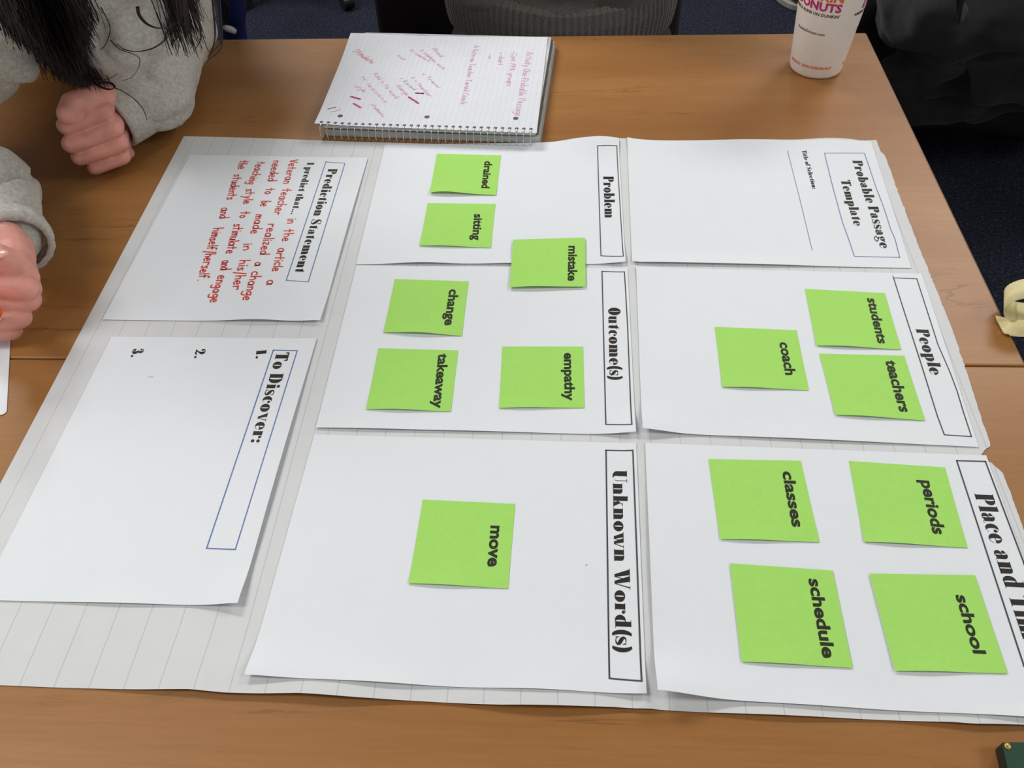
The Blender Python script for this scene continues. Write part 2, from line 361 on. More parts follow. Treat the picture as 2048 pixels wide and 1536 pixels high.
def build_chart():
    top = [W2(*p) for p in [(368, 273), (520, 277), (700, 284), (900, 289), (1080, 288), (1150, 283), (1215, 282), (1251, 283), (1262, 281), (1330, 283), (1500, 283), (1640, 281), (1700, 281), (1722, 283), (1753, 281)]]
    right = [W2(*p) for p in [(1753, 281), (1760, 303), (1768, 311), (1775, 326), (1803, 405), (1830, 475), (1870, 575), (1900, 648), (1935, 750), (1963, 840), (1981, 892), (1971, 899), (1960, 911), (1975, 922), (2004, 945), (2021, 989), (2047, 1060), (2150, 1335), (2190, 1452)]]
    bl = W2(0, 1371); tl = top[0]; l0 = W2(0, 970)
    dl = (l0-tl)/np.linalg.norm(l0-tl); ang = dl
    BLc = tl+dl*.690
    bot = [BLc]+[W2(*p) for p in [(0, 1371), (120, 1376), (280, 1381), (380, 1382), (450, 1389), (520, 1391), (600, 1391), (700, 1398), (860, 1405), (1000, 1413), (1120, 1416), (1230, 1417), (1293, 1420), (1302, 1420), (1400, 1426), (1560, 1433), (1730, 1440), (1900, 1447), (1945, 1451), (2048, 1452), (2190, 1452)]]
    nu, nv = 170, 300
    T = [poly_at(top, i/nu) for i in range(nu+1)]; B = [poly_at(bot, i/nu) for i in range(nu+1)]
    R_ = [poly_at(right, j/nv) for j in range(nv+1)]; Lf = [tl+(BLc-tl)*j/nv for j in range(nv+1)]
    rnd = random.Random(3); jag = 0
    for j in range(1, nv):
        jag = jag*.5+rnd.uniform(-.00035, .00035)
        if rnd.random() < .05: jag += rnd.choice((-1, 1))*.0007
        R_[j] = R_[j]+np.array([jag, 0])
    V = []; Fc = []
    for j in range(nv+1):
        v = j/nv
        for i in range(nu+1):
            u = i/nu
            p = (1-v)*T[i]+v*B[i]+(1-u)*Lf[j]+u*R_[j]-((1-u)*(1-v)*T[0]+u*(1-v)*T[-1]+(1-u)*v*B[0]+u*v*B[-1])
            V.append((p[0], p[1], TT+zchart(p[0], p[1])))
    for j in range(nv):
        for i in range(nu): a = j*(nu+1)+i; Fc.append((a+nu+1, a+nu+2, a+1, a))
    # direction across the rules, and their phase
    al = math.atan2(dl[1], dl[0])+PI/2
    g = W2(108, 1376); ph = g[0]*math.cos(al)+g[1]*math.sin(al)
    mt = ruled_mat('chart_pad_paper', (216, 219, 222), (160, 164, 176), .0254, al, ph, .0009, .8, crumple=.16, fade=.42, noise_a=.018)
    o = mobj('chart_paper', V, Fc, mt, None, True)
    return tag(o, 'large off-white ruled chart pad sheet with a torn right edge, lying under the printed sheets', 'chart paper')
chart = build_chart()

# ------------------------------------------------------------------ poster-bodoni style glyphs (cap height 1)
def ring(cx, cy, rx, ry, ix, irx, iry, a0=0, a1=360, n=28, icy=None):
    icy = cy if icy is None else icy
    P = []; Fc = []
    for i in range(n+1):
        t = math.radians(a0+(a1-a0)*i/n)
        P.append((cx+rx*math.cos(t), cy+ry*math.sin(t))); P.append((ix+irx*math.cos(t), icy+iry*math.sin(t)))
    for i in range(n): Fc.append((2*i, 2*i+2, 2*i+3, 2*i+1))
    return P, Fc
def rc(x0, y0, x1, y1): return [(x0, y0), (x1, y0), (x1, y1), (x0, y1)], [(0, 1, 2, 3)]
def pl(*p): return list(p), [tuple(range(len(p)))]
def dot(cx, cy, r, n=16): return [(cx+r*math.cos(2*PI*i/n), cy+r*math.sin(2*PI*i/n)) for i in range(n)], [tuple(range(n))]
def rib(pts, ws):
    P = []; Fc = []; n = len(pts)
    for i, (p, w_) in enumerate(zip(pts, ws)):
        a = pts[max(i-1, 0)]; b = pts[min(i+1, n-1)]; dx, dy = b[0]-a[0], b[1]-a[1]; l = math.hypot(dx, dy) or 1
        P.append((p[0]-dy/l*w_, p[1]+dx/l*w_)); P.append((p[0]+dy/l*w_, p[1]-dx/l*w_))
    for i in range(n-1): Fc.append((2*i, 2*i+2, 2*i+3, 2*i+1)[::-1])
    return P, Fc
h = .035
def stem(x, y0, y1, s=.295, st=True, sb=True, full=False):
    r = [rc(x+.05, y0, x+.05+s, y1)]
    if sb: r.append(rc(x, y0, x+s+.10, y0+h))
    if st: r.append(rc(x, y1-h, x+.1 if not full else x+s+.1, y1))
    return r
def shape_n(x0, s=.27): # arch and right stem, right of a stem ending at x0
    return [ring(x0+.165, .47, .225, .19, x0+.05, .05, .15, 0, 150), rc(x0+.10, 0, x0+.39, .47), rc(x0+.06, 0, x0+.16+s, h)]
def sshape(w_, hh, fat):
    # s: spine with two hairline ends
    sp = [(w_*.86, hh*.80), (w_*.74, hh*.95), (w_*.50, hh*.985), (w_*.27, hh*.93), (w_*.17, hh*.77), (w_*.30, hh*.62), (w_*.55, hh*.47), (w_*.76, hh*.34), (w_*.86, hh*.21), (w_*.74, hh*.07), (w_*.50, hh*.015), (w_*.24, hh*.06), (w_*.13, hh*.22)]
    ws = [.016, .02, .028, .05, fat*.62, fat*1.0, fat*1.12, fat*1.0, fat*.62, .05, .028, .02, .016]
    return [rib(sp, ws), rc(w_*.83, hh*.66, w_*.90, hh), rc(w_*.08, 0, w_*.15, hh*.34)]
G = {}
G['o'] = ([ring(.33, .32, .33, .34, .33, .045, .30)], .68)
G['O'] = ([ring(.37, .5, .37, .52, .37, .042, .47)], .77)
G['c'] = ([ring(.30, .32, .30, .34, .40, .125, .305, 42, 318), dot(.47, .46, .095)], .58)
G['e'] = ([ring(.31, .32, .31, .34, .36, .07, .30, 0, 250), ring(.31, .32, .31, .34, .33, .27, .30, 250, 335), rc(.30, .30, .62, .335)], .64)
G['n'] = (stem(0, 0, .65)+shape_n(.32), .80)
G['m'] = (stem(0, 0, .65)+shape_n(.32)+shape_n(.70), 1.18)
G['h'] = (stem(0, 0, 1.)+shape_n(.32), .80)
G['r'] = (stem(0, 0, .65)+[ring(.46, .50, .15, .15, .46, .125, .12, 60, 180), dot(.50, .52, .095)], .61)
G['i'] = (stem(0, 0, .65)+[dot(.185, .86, .12)], .40)
G['l'] = (stem(0, 0, 1.), .40)
G['u'] = ([rc(.05, .18, .32, .65), rc(0, .615, .1, .65), ring(.27, .19, .22, .20, .36, .05, .15, 180, 330), rc(.41, 0, .68, .65), rc(.35, .615, .45, .65), rc(.41, 0, .75, h)], .78)
G['b'] = (stem(0, 0, 1., sb=False)+[ring(.42, .32, .29, .34, .38, .06, .30, -110, 115)], .74)
G['d'] = ([ring(.29, .32, .29, .34, .33, .06, .30, 60, 300), rc(.37, 0, .64, 1.), rc(.29, 1-h, .42, 1.), rc(.37, 0, .72, h)], .75)
G['p'] = (stem(0, -.30, .65)+[ring(.42, .32, .29, .34, .38, .06, .30, -120, 120)], .74)
G['a'] = ([rc(.30, .06, .55, .48), ring(.33, .46, .22, .20, .24, .06, .17, 0, 150), dot(.13, .47, .095), ring(.23, .18, .22, .19, .27, .05, .155, 60, 330), ring(.58, .08, .1, .09, .58, .08, .07, 180, 350)], .66)
G['s'] = (sshape(.52, .66, .105), .53)
G['S'] = (sshape(.70, 1.02, .14), .74)
G['t'] = ([rc(.10, .10, .36, .65), pl((.10, .62), (.36, .62), (.36, .92), (.30, .80), (.02, .64)), rc(0, .615, .47, .65), ring(.29, .12, .19, .14, .38, .09, .11, 180, 340)], .49)
G['f'] = (stem(0, 0, .8, sb=True, st=False)+[ring(.27, .78, .22, .23, .36, .05, .19, 60, 180), dot(.45, .90, .095), rc(-.02, .615, .45, .65)], .50)
G['v'] = ([pl((.03, .65), (.31, .65), (.46, .0), (.32, .0)), pl((.42, .0), (.46, .0), (.62, .65), (.57, .65)), rc(-.02, .615, .38, .65), rc(.48, .615, .70, .65)], .69)
G['w'] = ([pl((.03, .65), (.30, .65), (.42, .0), (.26, .0)), pl((.38, .0), (.42, .0), (.52, .5), (.49, .5)), pl((.36, .65), (.62, .65), (.74, .0), (.58, .0)), pl((.70, .0), (.74, .0), (.93, .65), (.88, .65)), rc(-.02, .615, .66, .65), rc(.80, .615, 1.0, .65)], 1.0)
G['k'] = (stem(0, 0, 1.)+[pl((.32, .30), (.56, .62), (.61, .62), (.32, .22)), pl((.36, .34), (.50, .50), (.72, .0), (.44, .0)), rc(.49, .615, .72, .65), rc(.38, 0, .78, h)], .79)
G['g'] = ([ring(.29, .45, .25, .21, .29, .05, .18), ring(.30, -.12, .29, .19, .30, .20, .12), rib([(.14, .28), (.10, .20), (.18, .10), (.34, .06)], [.02, .03, .05, .06]), ring(.52, .50, .10, .12, .52, .08, .09, 60, 180), dot(.58, .58, .06)], .64)
G['P'] = (stem(0, 0, 1., .31, full=True)+[ring(.46, .73, .27, .27, .40, .06, .235, -100, 100)], .76)
G['D'] = (stem(0, 0, 1., .31, full=True)+[ring(.46, .5, .36, .5, .40, .11, .46, -100, 100)], .86)
G['U'] = ([rc(.06, .28, .40, 1.), rc(0, 1-h, .46, 1.), ring(.40, .30, .34, .32, .54, .165, .28, 180, 360), rc(.705, .30, .74, 1.), rc(.60, 1-h, .84, 1.)], .86)
G['T'] = ([rc(.22, 0, .54, 1.), rc(.14, 0, .62, h), rc(0, 1-h, .76, 1.), pl((0, 1.), (0, .72), (.03, .72), (.20, .97)), pl((.76, 1.), (.56, .97), (.73, .72), (.76, .72))], .78)
G['I'] = (stem(0, 0, 1., .30, full=True), .44)
G['W'] = ([pl((.03, 1.), (.36, 1.), (.50, .0), (.34, .0)), pl((.46, .0), (.50, .0), (.62, .70), (.59, .70)), pl((.42, 1.), (.75, 1.), (.90, .0), (.73, .0)), pl((.86, .0), (.90, .0), (1.14, 1.), (1.08, 1.)), rc(-.02, 1-h, .82, 1.), rc(1.0, 1-h, 1.22, 1.)], 1.22)
G['('] = ([ring(.34, .4, .32, .66, .42, .16, .62, 110, 250), ], .30)
G[')'] = ([ring(-.02, .4, .32, .66, -.10, .16, .62, -70, 70)], .34)
G[':'] = ([dot(.14, .12, .12), dot(.14, .50, .12)], .32)
G['.'] = ([dot(.13, .11, .11)], .30)
G['1'] = (stem(.04, 0, 1., .28), .46)
G['2'] = ([ring(.30, .74, .27, .27, .26, .07, .235, -30, 170), dot(.15, .70, .10), rib([(.45, .62), (.32, .36), (.12, .12), (.04, .04)], [.11, .06, .025, .02]), rib([(.04, .05), (.18, .14), (.36, .06), (.50, .10), (.56, .26)], [.03, .07, .09, .05, .015])], .62)
G['3'] = ([ring(.27, .76, .24, .25, .23, .06, .215, -90, 150), ring(.27, .27, .29, .29, .22, .07, .255, -150, 90), dot(.13, .76, .09), dot(.12, .20, .11), rc(.16, .51, .30, .545)], .60)
def deco_geo(text, sp=.045):
    V = []; Fc = []; x = 0
    for ch in text:
        if ch == ' ': x += .34; continue
        g, adv = G[ch]
        for P, F_ in g:
            o = len(V); V += [(x+p[0], p[1]) for p in P]; Fc += [tuple(i+o for i in q) for q in F_]
        x += adv+sp
    xs = [v[0] for v in V]; x0 = min(xs)
    return [(v[0]-x0, v[1]) for v in V], Fc, max(xs)-x0
# sans letters from Blender's built-in font, thickened
def sans_geo(text, off=.02, res=3):
    cu = bpy.data.curves.new('t', 'FONT'); cu.body = text; cu.offset = off; cu.resolution_u = res; cu.fill_mode = 'FRONT'
    o = bpy.data.objects.new('t', cu); C.objects.link(o)
    dg = bpy.context.evaluated_depsgraph_get(); dg.update()
    me = bpy.data.meshes.new_from_object(o.evaluated_get(dg))
    V = [(v.co.x, v.co.y) for v in me.vertices]; Fc = [tuple(p.vertices) for p in me.polygons]
    bpy.data.objects.remove(o); bpy.data.curves.remove(cu); bpy.data.meshes.remove(me)
    x0 = min(v[0] for v in V)
    return [(v[0]-x0, v[1]) for v in V], Fc, max(v[0] for v in V)-x0
# single-stroke hand lettering (x-height 1)
H = {
 'a': [[(.75, .75), (.55, 1), (.2, .9), (.05, .5), (.2, .08), (.5, .05), (.72, .4), (.76, .95), (.75, .4), (.85, .0)]],
 'b': [[(.05, 1.9), (.05, .05)], [(.05, .6), (.3, .98), (.65, .8), (.7, .35), (.4, .02), (.05, .15)]],
 'c': [[(.7, .85), (.4, 1), (.1, .7), (.08, .3), (.35, .02), (.7, .15)]],
 'd': [[(.68, .75), (.4, 1), (.08, .7), (.08, .25), (.35, .0), (.62, .25), (.72, .6)], [(.72, 1.9), (.7, .0)]],
 'e': [[(.08, .5), (.65, .6), (.55, .95), (.3, 1), (.06, .65), (.1, .2), (.4, .0), (.72, .15)]],
 'f': [[(.75, 1.75), (.5, 1.9), (.3, 1.6), (.28, 0)], [(.02, .95), (.65, .98)]],
 'g': [[(.7, .85), (.4, 1), (.08, .75), (.1, .35), (.4, .2), (.7, .6)], [(.72, 1), (.7, -.3), (.45, -.7), (.0, -.55)]],
 'h': [[(.05, 1.9), (.05, 0)], [(.05, .55), (.35, .95), (.62, .75), (.65, 0)]],
 'i': [[(.1, 1), (.1, 0)], [(.1, 1.45), (.13, 1.5)]],
 'j': [[(.3, 1), (.3, -.4), (0, -.6)], [(.3, 1.45), (.33, 1.5)]],
 'k': [[(.05, 1.9), (.05, 0)], [(.65, 1), (.08, .5), (.65, 0)]],
 'l': [[(.08, 1.9), (.08, 0)]],
 'm': [[(.05, 1), (.05, 0)], [(.05, .6), (.28, .98), (.45, .7), (.45, 0)], [(.45, .6), (.7, .98), (.88, .7), (.9, 0)]],
 'n': [[(.05, 1), (.05, 0)], [(.05, .6), (.35, .98), (.6, .75), (.62, 0)]],
 'o': [[(.35, 1), (.08, .75), (.06, .3), (.35, 0), (.65, .3), (.62, .75), (.35, 1)]],
 'p': [[(.05, 1), (.05, -.8)], [(.05, .7), (.35, 1), (.68, .7), (.6, .2), (.05, .1)]],
 'r': [[(.05, 1), (.05, 0)], [(.05, .5), (.25, .9), (.6, .95), (.62, .8)]],
 's': [[(.6, .9), (.3, 1), (.1, .78), (.35, .52), (.58, .28), (.35, 0), (.02, .1)]],
 't': [[(.3, 1.8), (.28, 0)], [(-.05, 1.05), (.62, 1.1)]],
 'u': [[(.05, 1), (.08, .25), (.3, 0), (.55, .25), (.62, 1), (.64, 0)]],
 'v': [[(.02, 1), (.3, 0), (.6, 1)]],
 'w': [[(.02, 1), (.2, 0), (.42, .7), (.62, 0), (.85, 1)]],
 'y': [[(.05, 1), (.35, .3)], [(.7, 1), (.1, -.8)]],
 'x': [[(.02, 1), (.6, 0)], [(.6, 1), (.02, 0)]],
 'z': [[(.05, .95), (.6, .98), (.08, .05), (.66, .05)]],
 'V': [[(.0, 1.8), (.35, .0), (.75, 1.8)]],
 'A': [[(.0, 0), (.45, 1.9), (.9, 0)], [(.2, .7), (.72, .7)]],
 'P': [[(.05, 0), (.1, 1.8)], [(.05, 1.7), (.6, 1.8), (.7, 1.2), (.1, .8)]],
 'T': [[(.0, 1.8), (.9, 1.85)], [(.45, 1.8), (.42, 0)]],
 'C': [[(.8, 1.6), (.5, 1.85), (.1, 1.2), (.1, .4), (.45, 0), (.8, .2)]],
 'O': [[(.4, 1.8), (.05, 1.2), (.1, .3), (.5, 0), (.85, .6), (.8, 1.4), (.4, 1.8)]],
 'R': [[(.05, 0), (.08, 1.8), (.6, 1.7), (.6, 1.1), (.08, .9), (.7, 0)]],
 'N': [[(.05, 0), (.08, 1.8), (.7, .0), (.75, 1.8)]],
 'E': [[(.8, 1.8), (.05, 1.75), (.05, 0), (.8, .05)], [(.05, .9), (.6, .95)]],
 'S': [[(.75, 1.6), (.4, 1.85), (.1, 1.4), (.4, 1), (.7, .6), (.4, 0), (.0, .2)]],
 '/': [[(.45, 2.0), (.1, -.6)]], '.': [[(.1, .02), (.16, .06)]], '-': [[(.05, .6), (.6, .62)]], '>': [[(0, .6), (.8, .6)], [(.5, 1), (.8, .6), (.5, .2)]],
 '1': [[(.1, 1.5), (.1, 0)]], '2': [[(.05, 1.3), (.35, 1.6), (.5, 1.2), (.05, .05), (.6, .05)]], '4': [[(.05, 1.5), (.05, .8), (.6, .8)], [(.5, 1.5), (.5, 0)]],
}
def smooth_poly(pts, k=4):
    if len(pts) < 3: return pts
    P = [pts[0]]+list(pts)+[pts[-1]]; out = []
    for i in range(1, len(P)-2):
        for j in range(k):
            t = j/k
            out.append(tuple(.5*((2*P[i][a])+(-P[i-1][a]+P[i+1][a])*t+(2*P[i-1][a]-5*P[i][a]+4*P[i+1][a]-P[i+2][a])*t*t+(-P[i-1][a]+3*P[i][a]-3*P[i+1][a]+P[i+2][a])*t**3) for a in (0, 1)))
    out.append(pts[-1]); return out
def hand_strokes(text, rnd, jit=.04):
    x = 0; out = []
    for ch in text:
        if ch == ' ': x += .75; continue
        st = H[ch]; mw = max(p[0] for s in st for p in s); dy = rnd.uniform(-jit, jit)*2; sc = rnd.uniform(.93, 1.07)
        for s in st:
            out.append([(x+p[0]*sc+rnd.uniform(-jit, jit), p[1]*sc+dy+rnd.uniform(-jit, jit)) for p in smooth_poly(s)])
        x += mw*sc+.28
    return out, x-.28

# ------------------------------------------------------------------ letter sheets
class Sheet:
    def __init__(s, name, label, q, lifts=(), base=.0008, m='paper', under=zchart, nu=36, nv=36, cat='sheet of paper', group='printed letter sheets on the chart paper', thick=.00018):
        s.under = under; s.base = base
        c = [None if p is None else W2(*p, base) for p in q]
        if c[0] is None: c[0] = c[1]+(c[3]-c[2])
        if c[2] is None: c[2] = c[1]+(c[3]-c[0])
        if c[3] is None: c[3] = c[0]+(c[2]-c[1])
        if c[1] is None: c[1] = c[0]+(c[2]-c[3])
        s.c = c; TL, TR, BR, BL = c
        s.A = np.linalg.inv(np.array([((TR-TL)+(BR-BL))/2, ((BL-TL)+(BR-TR))/2]).T); s.cen = (TL+TR+BR+BL)/4
        s.lifts = [(u, v, a, ru, rv) for (u, v, a, ru, rv) in lifts]
        V = []; Fc = []
        for j in range(nv+1):
            v = j/nv
            for i in range(nu+1):
                u = i/nu; p = (1-u)*(1-v)*TL+u*(1-v)*TR+u*v*BR+(1-u)*v*BL
                V.append((p[0], p[1], s.z(*p)))
        for j in range(nv):
            for i in range(nu): a = j*(nu+1)+i; Fc.append((a+nu+1, a+nu+2, a+1, a))
        s.o = mobj(name, V, Fc, M[m], None, True); tag(s.o, label, cat, group)
    def hgt(s, x, y):
        uv = s.A@(np.array([x, y])-s.cen)+.5
        z = 0
        for (u, v, a, ru, rv) in s.lifts: z += a*math.exp(-((uv[0]-u)/ru)**2-((uv[1]-v)/rv)**2)
        return s.under(x, y)+s.base+z
    def z(s, x, y): return TT+s.hgt(x, y)
    def put(s, name, V2, Fc, m, p0, p1, width, ysc, lift=.00022, parent=None):
        """2-D geometry with its x axis along p0->p1 (world xy), scaled so that width fits, y by ysc"""
        d = p1-p0; L = np.linalg.norm(d); d = d/L; n = np.array([-d[1], d[0]]); k = L/width
        V = []
        for (x, y) in V2:
            p = p0+d*(x*k)+n*(y*ysc); V.append((p[0], p[1], s.z(*p)+lift))
        o = mobj(name, V, Fc, m); o.parent = parent or s.o
        return o
    def px2(s, p): 
        q = W2(p[0], p[1], s.base); return W2(p[0], p[1], s.hgt(*q))
    def deco(s, name, text, a, b, toppx, m='ink', ref=None):
        V2, Fc, wd = deco_geo(text)
        if ref: _, _, wd = deco_geo(ref)
        p0, p1 = s.px2(a), s.px2(b); d = (p1-p0)/np.linalg.norm(p1-p0); n = np.array([-d[1], d[0]])
        cap = abs(np.dot(s.px2((a[0]+toppx, a[1]))-p0, n))
        return s.put(name, V2, Fc, M[m], p0, p1, wd, cap)
    def sans(s, name, text, a, b, toppx, m='stickyink', asc=True, off=.031):
        V2, Fc, wd = sans_geo(text, off)
        top = max(v[1] for v in V2); p0, p1 = s.px2(a), s.px2(b); d = (p1-p0)/np.linalg.norm(p1-p0); n = np.array([-d[1], d[0]])
        cap = abs(np.dot(s.px2((a[0]+toppx, a[1]))-p0, n))
        return s.put(name, V2, Fc, M[m], p0, p1, wd, cap/top)
    def line(s, name, pts, w_, m, closed=False, lift=.0002, parent=None):
        P = [s.px2(p) for p in pts]
        if closed: P = P+[P[0]]
        V = []; Fc = []
        for i in range(len(P)-1):
            a, b = P[i], P[i+1]; L = np.linalg.norm(b-a); d = (b-a)/L; n = np.array([-d[1], d[0]])*w_/2; k = max(1, int(L/.006))
            a = a-d*w_/2*(1 if closed else 0); b = b+d*w_/2*(1 if closed else 0)
            o = len(V)
            for j in range(k+1):
                p = a+(b-a)*j/k
                for sg in (1, -1): r = p+n*sg; V.append((r[0], r[1], s.z(*r)+lift))
            for j in range(k): Fc.append((o+2*j, o+2*j+1, o+2*j+3, o+2*j+2))
        o = mobj(name, V, Fc, M[m]); o.parent = parent or s.o
        return o
    def hand(s, name, text, a, b, m, xh=None, w_=.0011, seed=0, jit=.04, slant=0., parent=None):
        rnd = random.Random(seed); st, wd = hand_strokes(text, rnd, jit)
        p0, p1 = s.px2(a), s.px2(b); d = p1-p0; L = np.linalg.norm(d); d /= L; n = np.array([-d[1], d[0]]); k = L/wd; ys = xh or k
        V = []; Fc = []
        for poly in st:
            Q = [p0+d*(x*k+slant*y*ys)+n*(y*ys) for x, y in poly]; o = len(V)
            for i, q in enumerate(Q):
                t = Q[min(i+1, len(Q)-1)]-Q[max(i-1, 0)]; t = t/(np.linalg.norm(t)+1e-9); nn = np.array([-t[1], t[0]])*w_/2
                if i == 0: q = q-t*w_*.3
                if i == len(Q)-1: q = q+t*w_*.3
                for sg in (1, -1): r = q+nn*sg; V.append((r[0], r[1], s.z(*r)+.00022+.00001*(len(Fc) % 3)))
            for i in range(len(Q)-1): Fc.append((o+2*i, o+2*i+1, o+2*i+3, o+2*i+2))
        o = mobj(name, V, Fc, M[m]); o.parent = parent or s.o
        return o
def zoomed(x0, y0, k): return lambda x, y: (x0+x/k, y0+y/k)
# column three
sh_t = Sheet('printed_sheet', 'white printed sheet reading Probable Passage Template, top right of the chart', [(1254, 281.5), (1742, 284), (1823, 537), (1264, 527)],
             [(.12, 1, .0022, .2, .06), (.0, 0, .001, .08, .1), (.45, 1, .0018, .22, .05), (.93, .6, .0016, .05, .2)])
sh_t.line('title_box', [(1649, 306.3), (1728.8, 306.3), (1738, 333), (1752, 375), (1768, 417), (1781, 458), (1790, 478), (1799.4, 515), (1708.8, 512.8), (1696, 475), (1685, 445), (1665, 372)], .0009, 'violet', True)
sh_t.deco('title_text', 'Probable Passage', (1704.5, 321), (1761, 496.5), 19)
sh_t.deco('title_text', 'Template', (1681, 360), (1708, 451.8), 18.5)
sh_t.deco('caption_text', 'Title of Selection:', (1603.5, 301), (1625, 377.5), 9)
sh_t.line('writing_line', [(1575, 301), (1600, 400), (1624.4, 501)], .0008, 'greyl')
sh_p = Sheet('printed_sheet', 'white printed sheet titled People, middle of the right column, holding three notes', [(1272, 535.5), (1843, 548), (1957, 895), (1284, 866)],
             [(0, 1, .006, .10, .10), (.93, .5, .0016, .05, .25), (.5, 1, .0015, .3, .05), (0, 0, .001, .1, .1)])
sh_p.line('title_box', [(1787, 555.8), (1833.5, 557.7), (1852, 615), (1876, 690), (1900, 745), (1914, 782), (1926, 822), (1942.9, 873.3), (1888.7, 869.8), (1875, 833), (1830, 690)], .0010, 'grey', True)
sh_p.line('title_box', [(1785.6, 551.5), (1787.2, 556.5)], .0008, 'grey')
sh_p.deco('title_text', 'People', (1831, 657.8), (1861.5, 749.4), 24.5)
sh_l = Sheet('printed_sheet', 'white printed sheet titled Place and Time, bottom right, near left corner curling up', [(1290, 886.5), (1972, 911.5), None, (1311, 1396)],
             [(0, 1, .0130, .13, .09), (.42, 1, .0012, .2, .03), (.9, 1, .002, .12, .03), (0, .55, .002, .05, .3)], base=.0011)
sh_l.line('title_box', [(1913.3, 921.5), (1970.7, 923), (2048, 1127), (2118, 1330), (2124, 1350), (2062, 1345), (2048, 1332.4)], .0012, 'grey', True)
sh_l.deco('title_text', 'Place and Time', (1948.4, 987.5), (2011.7, 1176), 36, ref='Place and')
# column two
sh_b = Sheet('printed_sheet', 'white printed sheet titled Problem, just below the spiral notebook', [(770, 290), (1237, 284.5), (1251, 529), (712, 529.5)],
             [(.25, 1, .003, .12, .05), (.60, 1, .0018, .15, .04), (1, 1, .003, .07, .09), (.93, 0, .003, .10, .10)])
sh_b.line('title_box', [(1195.6, 286.9), (1233.8, 289.4), (1246.6, 513), (1201.9, 511.9)], .0010, 'grey', True)
sh_b.deco('title_text', 'Problem', (1206.6, 352.8), (1209.7, 435.6), 20.5)
sh_o = Sheet('printed_sheet', 'white printed sheet titled Outcome(s), centre of the chart under three notes', [(713, 531.5), (1255, 537), (1271, 871), (632, 857)],
             [(1, 1, .004, .08, .09), (.15, 1, .0016, .2, .05), (.5, 1, .0012, .2, .04)])
sh_o.line('title_box', [(1204, 542.8), (1248.8, 543.8), (1255, 650), (1263.5, 849.3), (1211.7, 849)], .0011, 'grey', True)
sh_o.deco('title_text', 'Outcome(s)', (1216.5, 615.3), (1219.5, 759.5), 24)
sh_u = Sheet('printed_sheet', 'white printed sheet titled Unknown Word(s), bottom middle under one note', [(629, 869.5), (1272, 887.5), (1292, 1393), (494, 1357)],
             [(0, 1, .004, .10, .08), (.36, 1, .0022, .12, .04), (1, 1, .003, .08, .07), (.72, 1, .001, .12, .03)])
sh_u.line('title_box', [(1212, 900.6), (1265.6, 900.6), (1274, 1120), (1283.2, 1362), (1218.8, 1356.9)], .0012, 'grey', True)
sh_u.deco('title_text', 'Unknown Word(s)', (1225.5, 940.5), (1231.5, 1304), 28)
sh_u.line('speck', [(1172, 1129.4), (1173.4, 1131)], .0012, 'greyl')
# column one
sh_r = Sheet('printed_sheet', 'white sheet titled Prediction Statement with red handwriting', [(380, 310.5), (736, 316.5), (642, 646), (205, 640)],
             [(.72, 1, .0036, .16, .05), (1, .5, .0022, .05, .4), (1, 1, .003, .1, .1)])
sh_r.line('title_box', [(651.9, 323.8), (690, 326.6), (616.6, 563.8), (572.5, 560.9)], .0009, 'blue', True)
sh_r.deco('title_text', 'Prediction Statement', (657, 338), (589.5, 545), 18.5)
sh_r.deco('caption_text', 'I predict that...', (615, 325.6), (581, 428.8), 14)
Z = zoomed(180, 260, 3.2)
for i, (t, a, b) in enumerate([('in', (1265, 570), (1261, 598)), ('the', (1245, 638), (1233, 712)), ('article', (1203, 758), (1168, 903)), ('a', (1137, 962), (1132, 991)),
        ('Veteran', (1283, 193), (1238, 342)), ('teacher', (1232, 378), (1178, 540)), ('realized', (1140, 603), (1088, 796)), ('a', (1060, 848), (1055, 870)), ('change', (1040, 906), (978, 1088)),
        ('needed', (1175, 198), (1138, 327)), ('to', (1128, 376), (1120, 409)), ('be', (1100, 455), (1087, 488)), ('made', (1064, 543), (1030, 662)), ('in', (985, 730), (980, 768)), ('his/her', (962, 835), (910, 1022)),
        ('teaching', (1072, 204), (1010, 345)), ('style', (1002, 378), (980, 473)), ('to', (967, 524), (955, 562)), ('stimulate', (925, 603), (872, 790)), ('and', (846, 838), (838, 897)), ('engage', (820, 932), (768, 1103)),
        ('the', (962, 198), (945, 250)), ('students', (922, 286), (877, 446)), ('and', (840, 500), (828, 566)), ('himself/herself.', (790, 630), (690, 962))]):
    sh_r.hand('handwritten_word', t, Z(*a), Z(*b), 'red', xh=.0056, w_=.0015, seed=i)
sh_d = Sheet('printed_sheet', 'white sheet titled To Discover with empty points 1, 2 and 3', [None, (634, 678), (480, 1214), (-43, 1200.5)],
             [(1, .6, .0035, .05, .45), (1, 1, .0045, .12, .08), (.55, 1, .0014, .2, .03)], base=.0009)
sh_d.line('title_box', [(546.7, 700.4), (594.6, 701.3), (470.8, 1099), (413.3, 1096.7)], .0010, 'blue', True)
sh_d.deco('title_text', 'To Discover:', (553.5, 705), (501, 885), 26)
sh_d.deco('list_number', '1.', (513.3, 701.3), (511, 717.5), 20)
sh_d.deco('list_number', '2.', (391.7, 699), (388, 716.7), 20)
sh_d.deco('list_number', '3.', (266.7, 698), (261, 714.6), 22)
sh_d.line('pencil_tick', [(296, 755), (302, 753.5), (307, 754)], .0006, 'pencil')
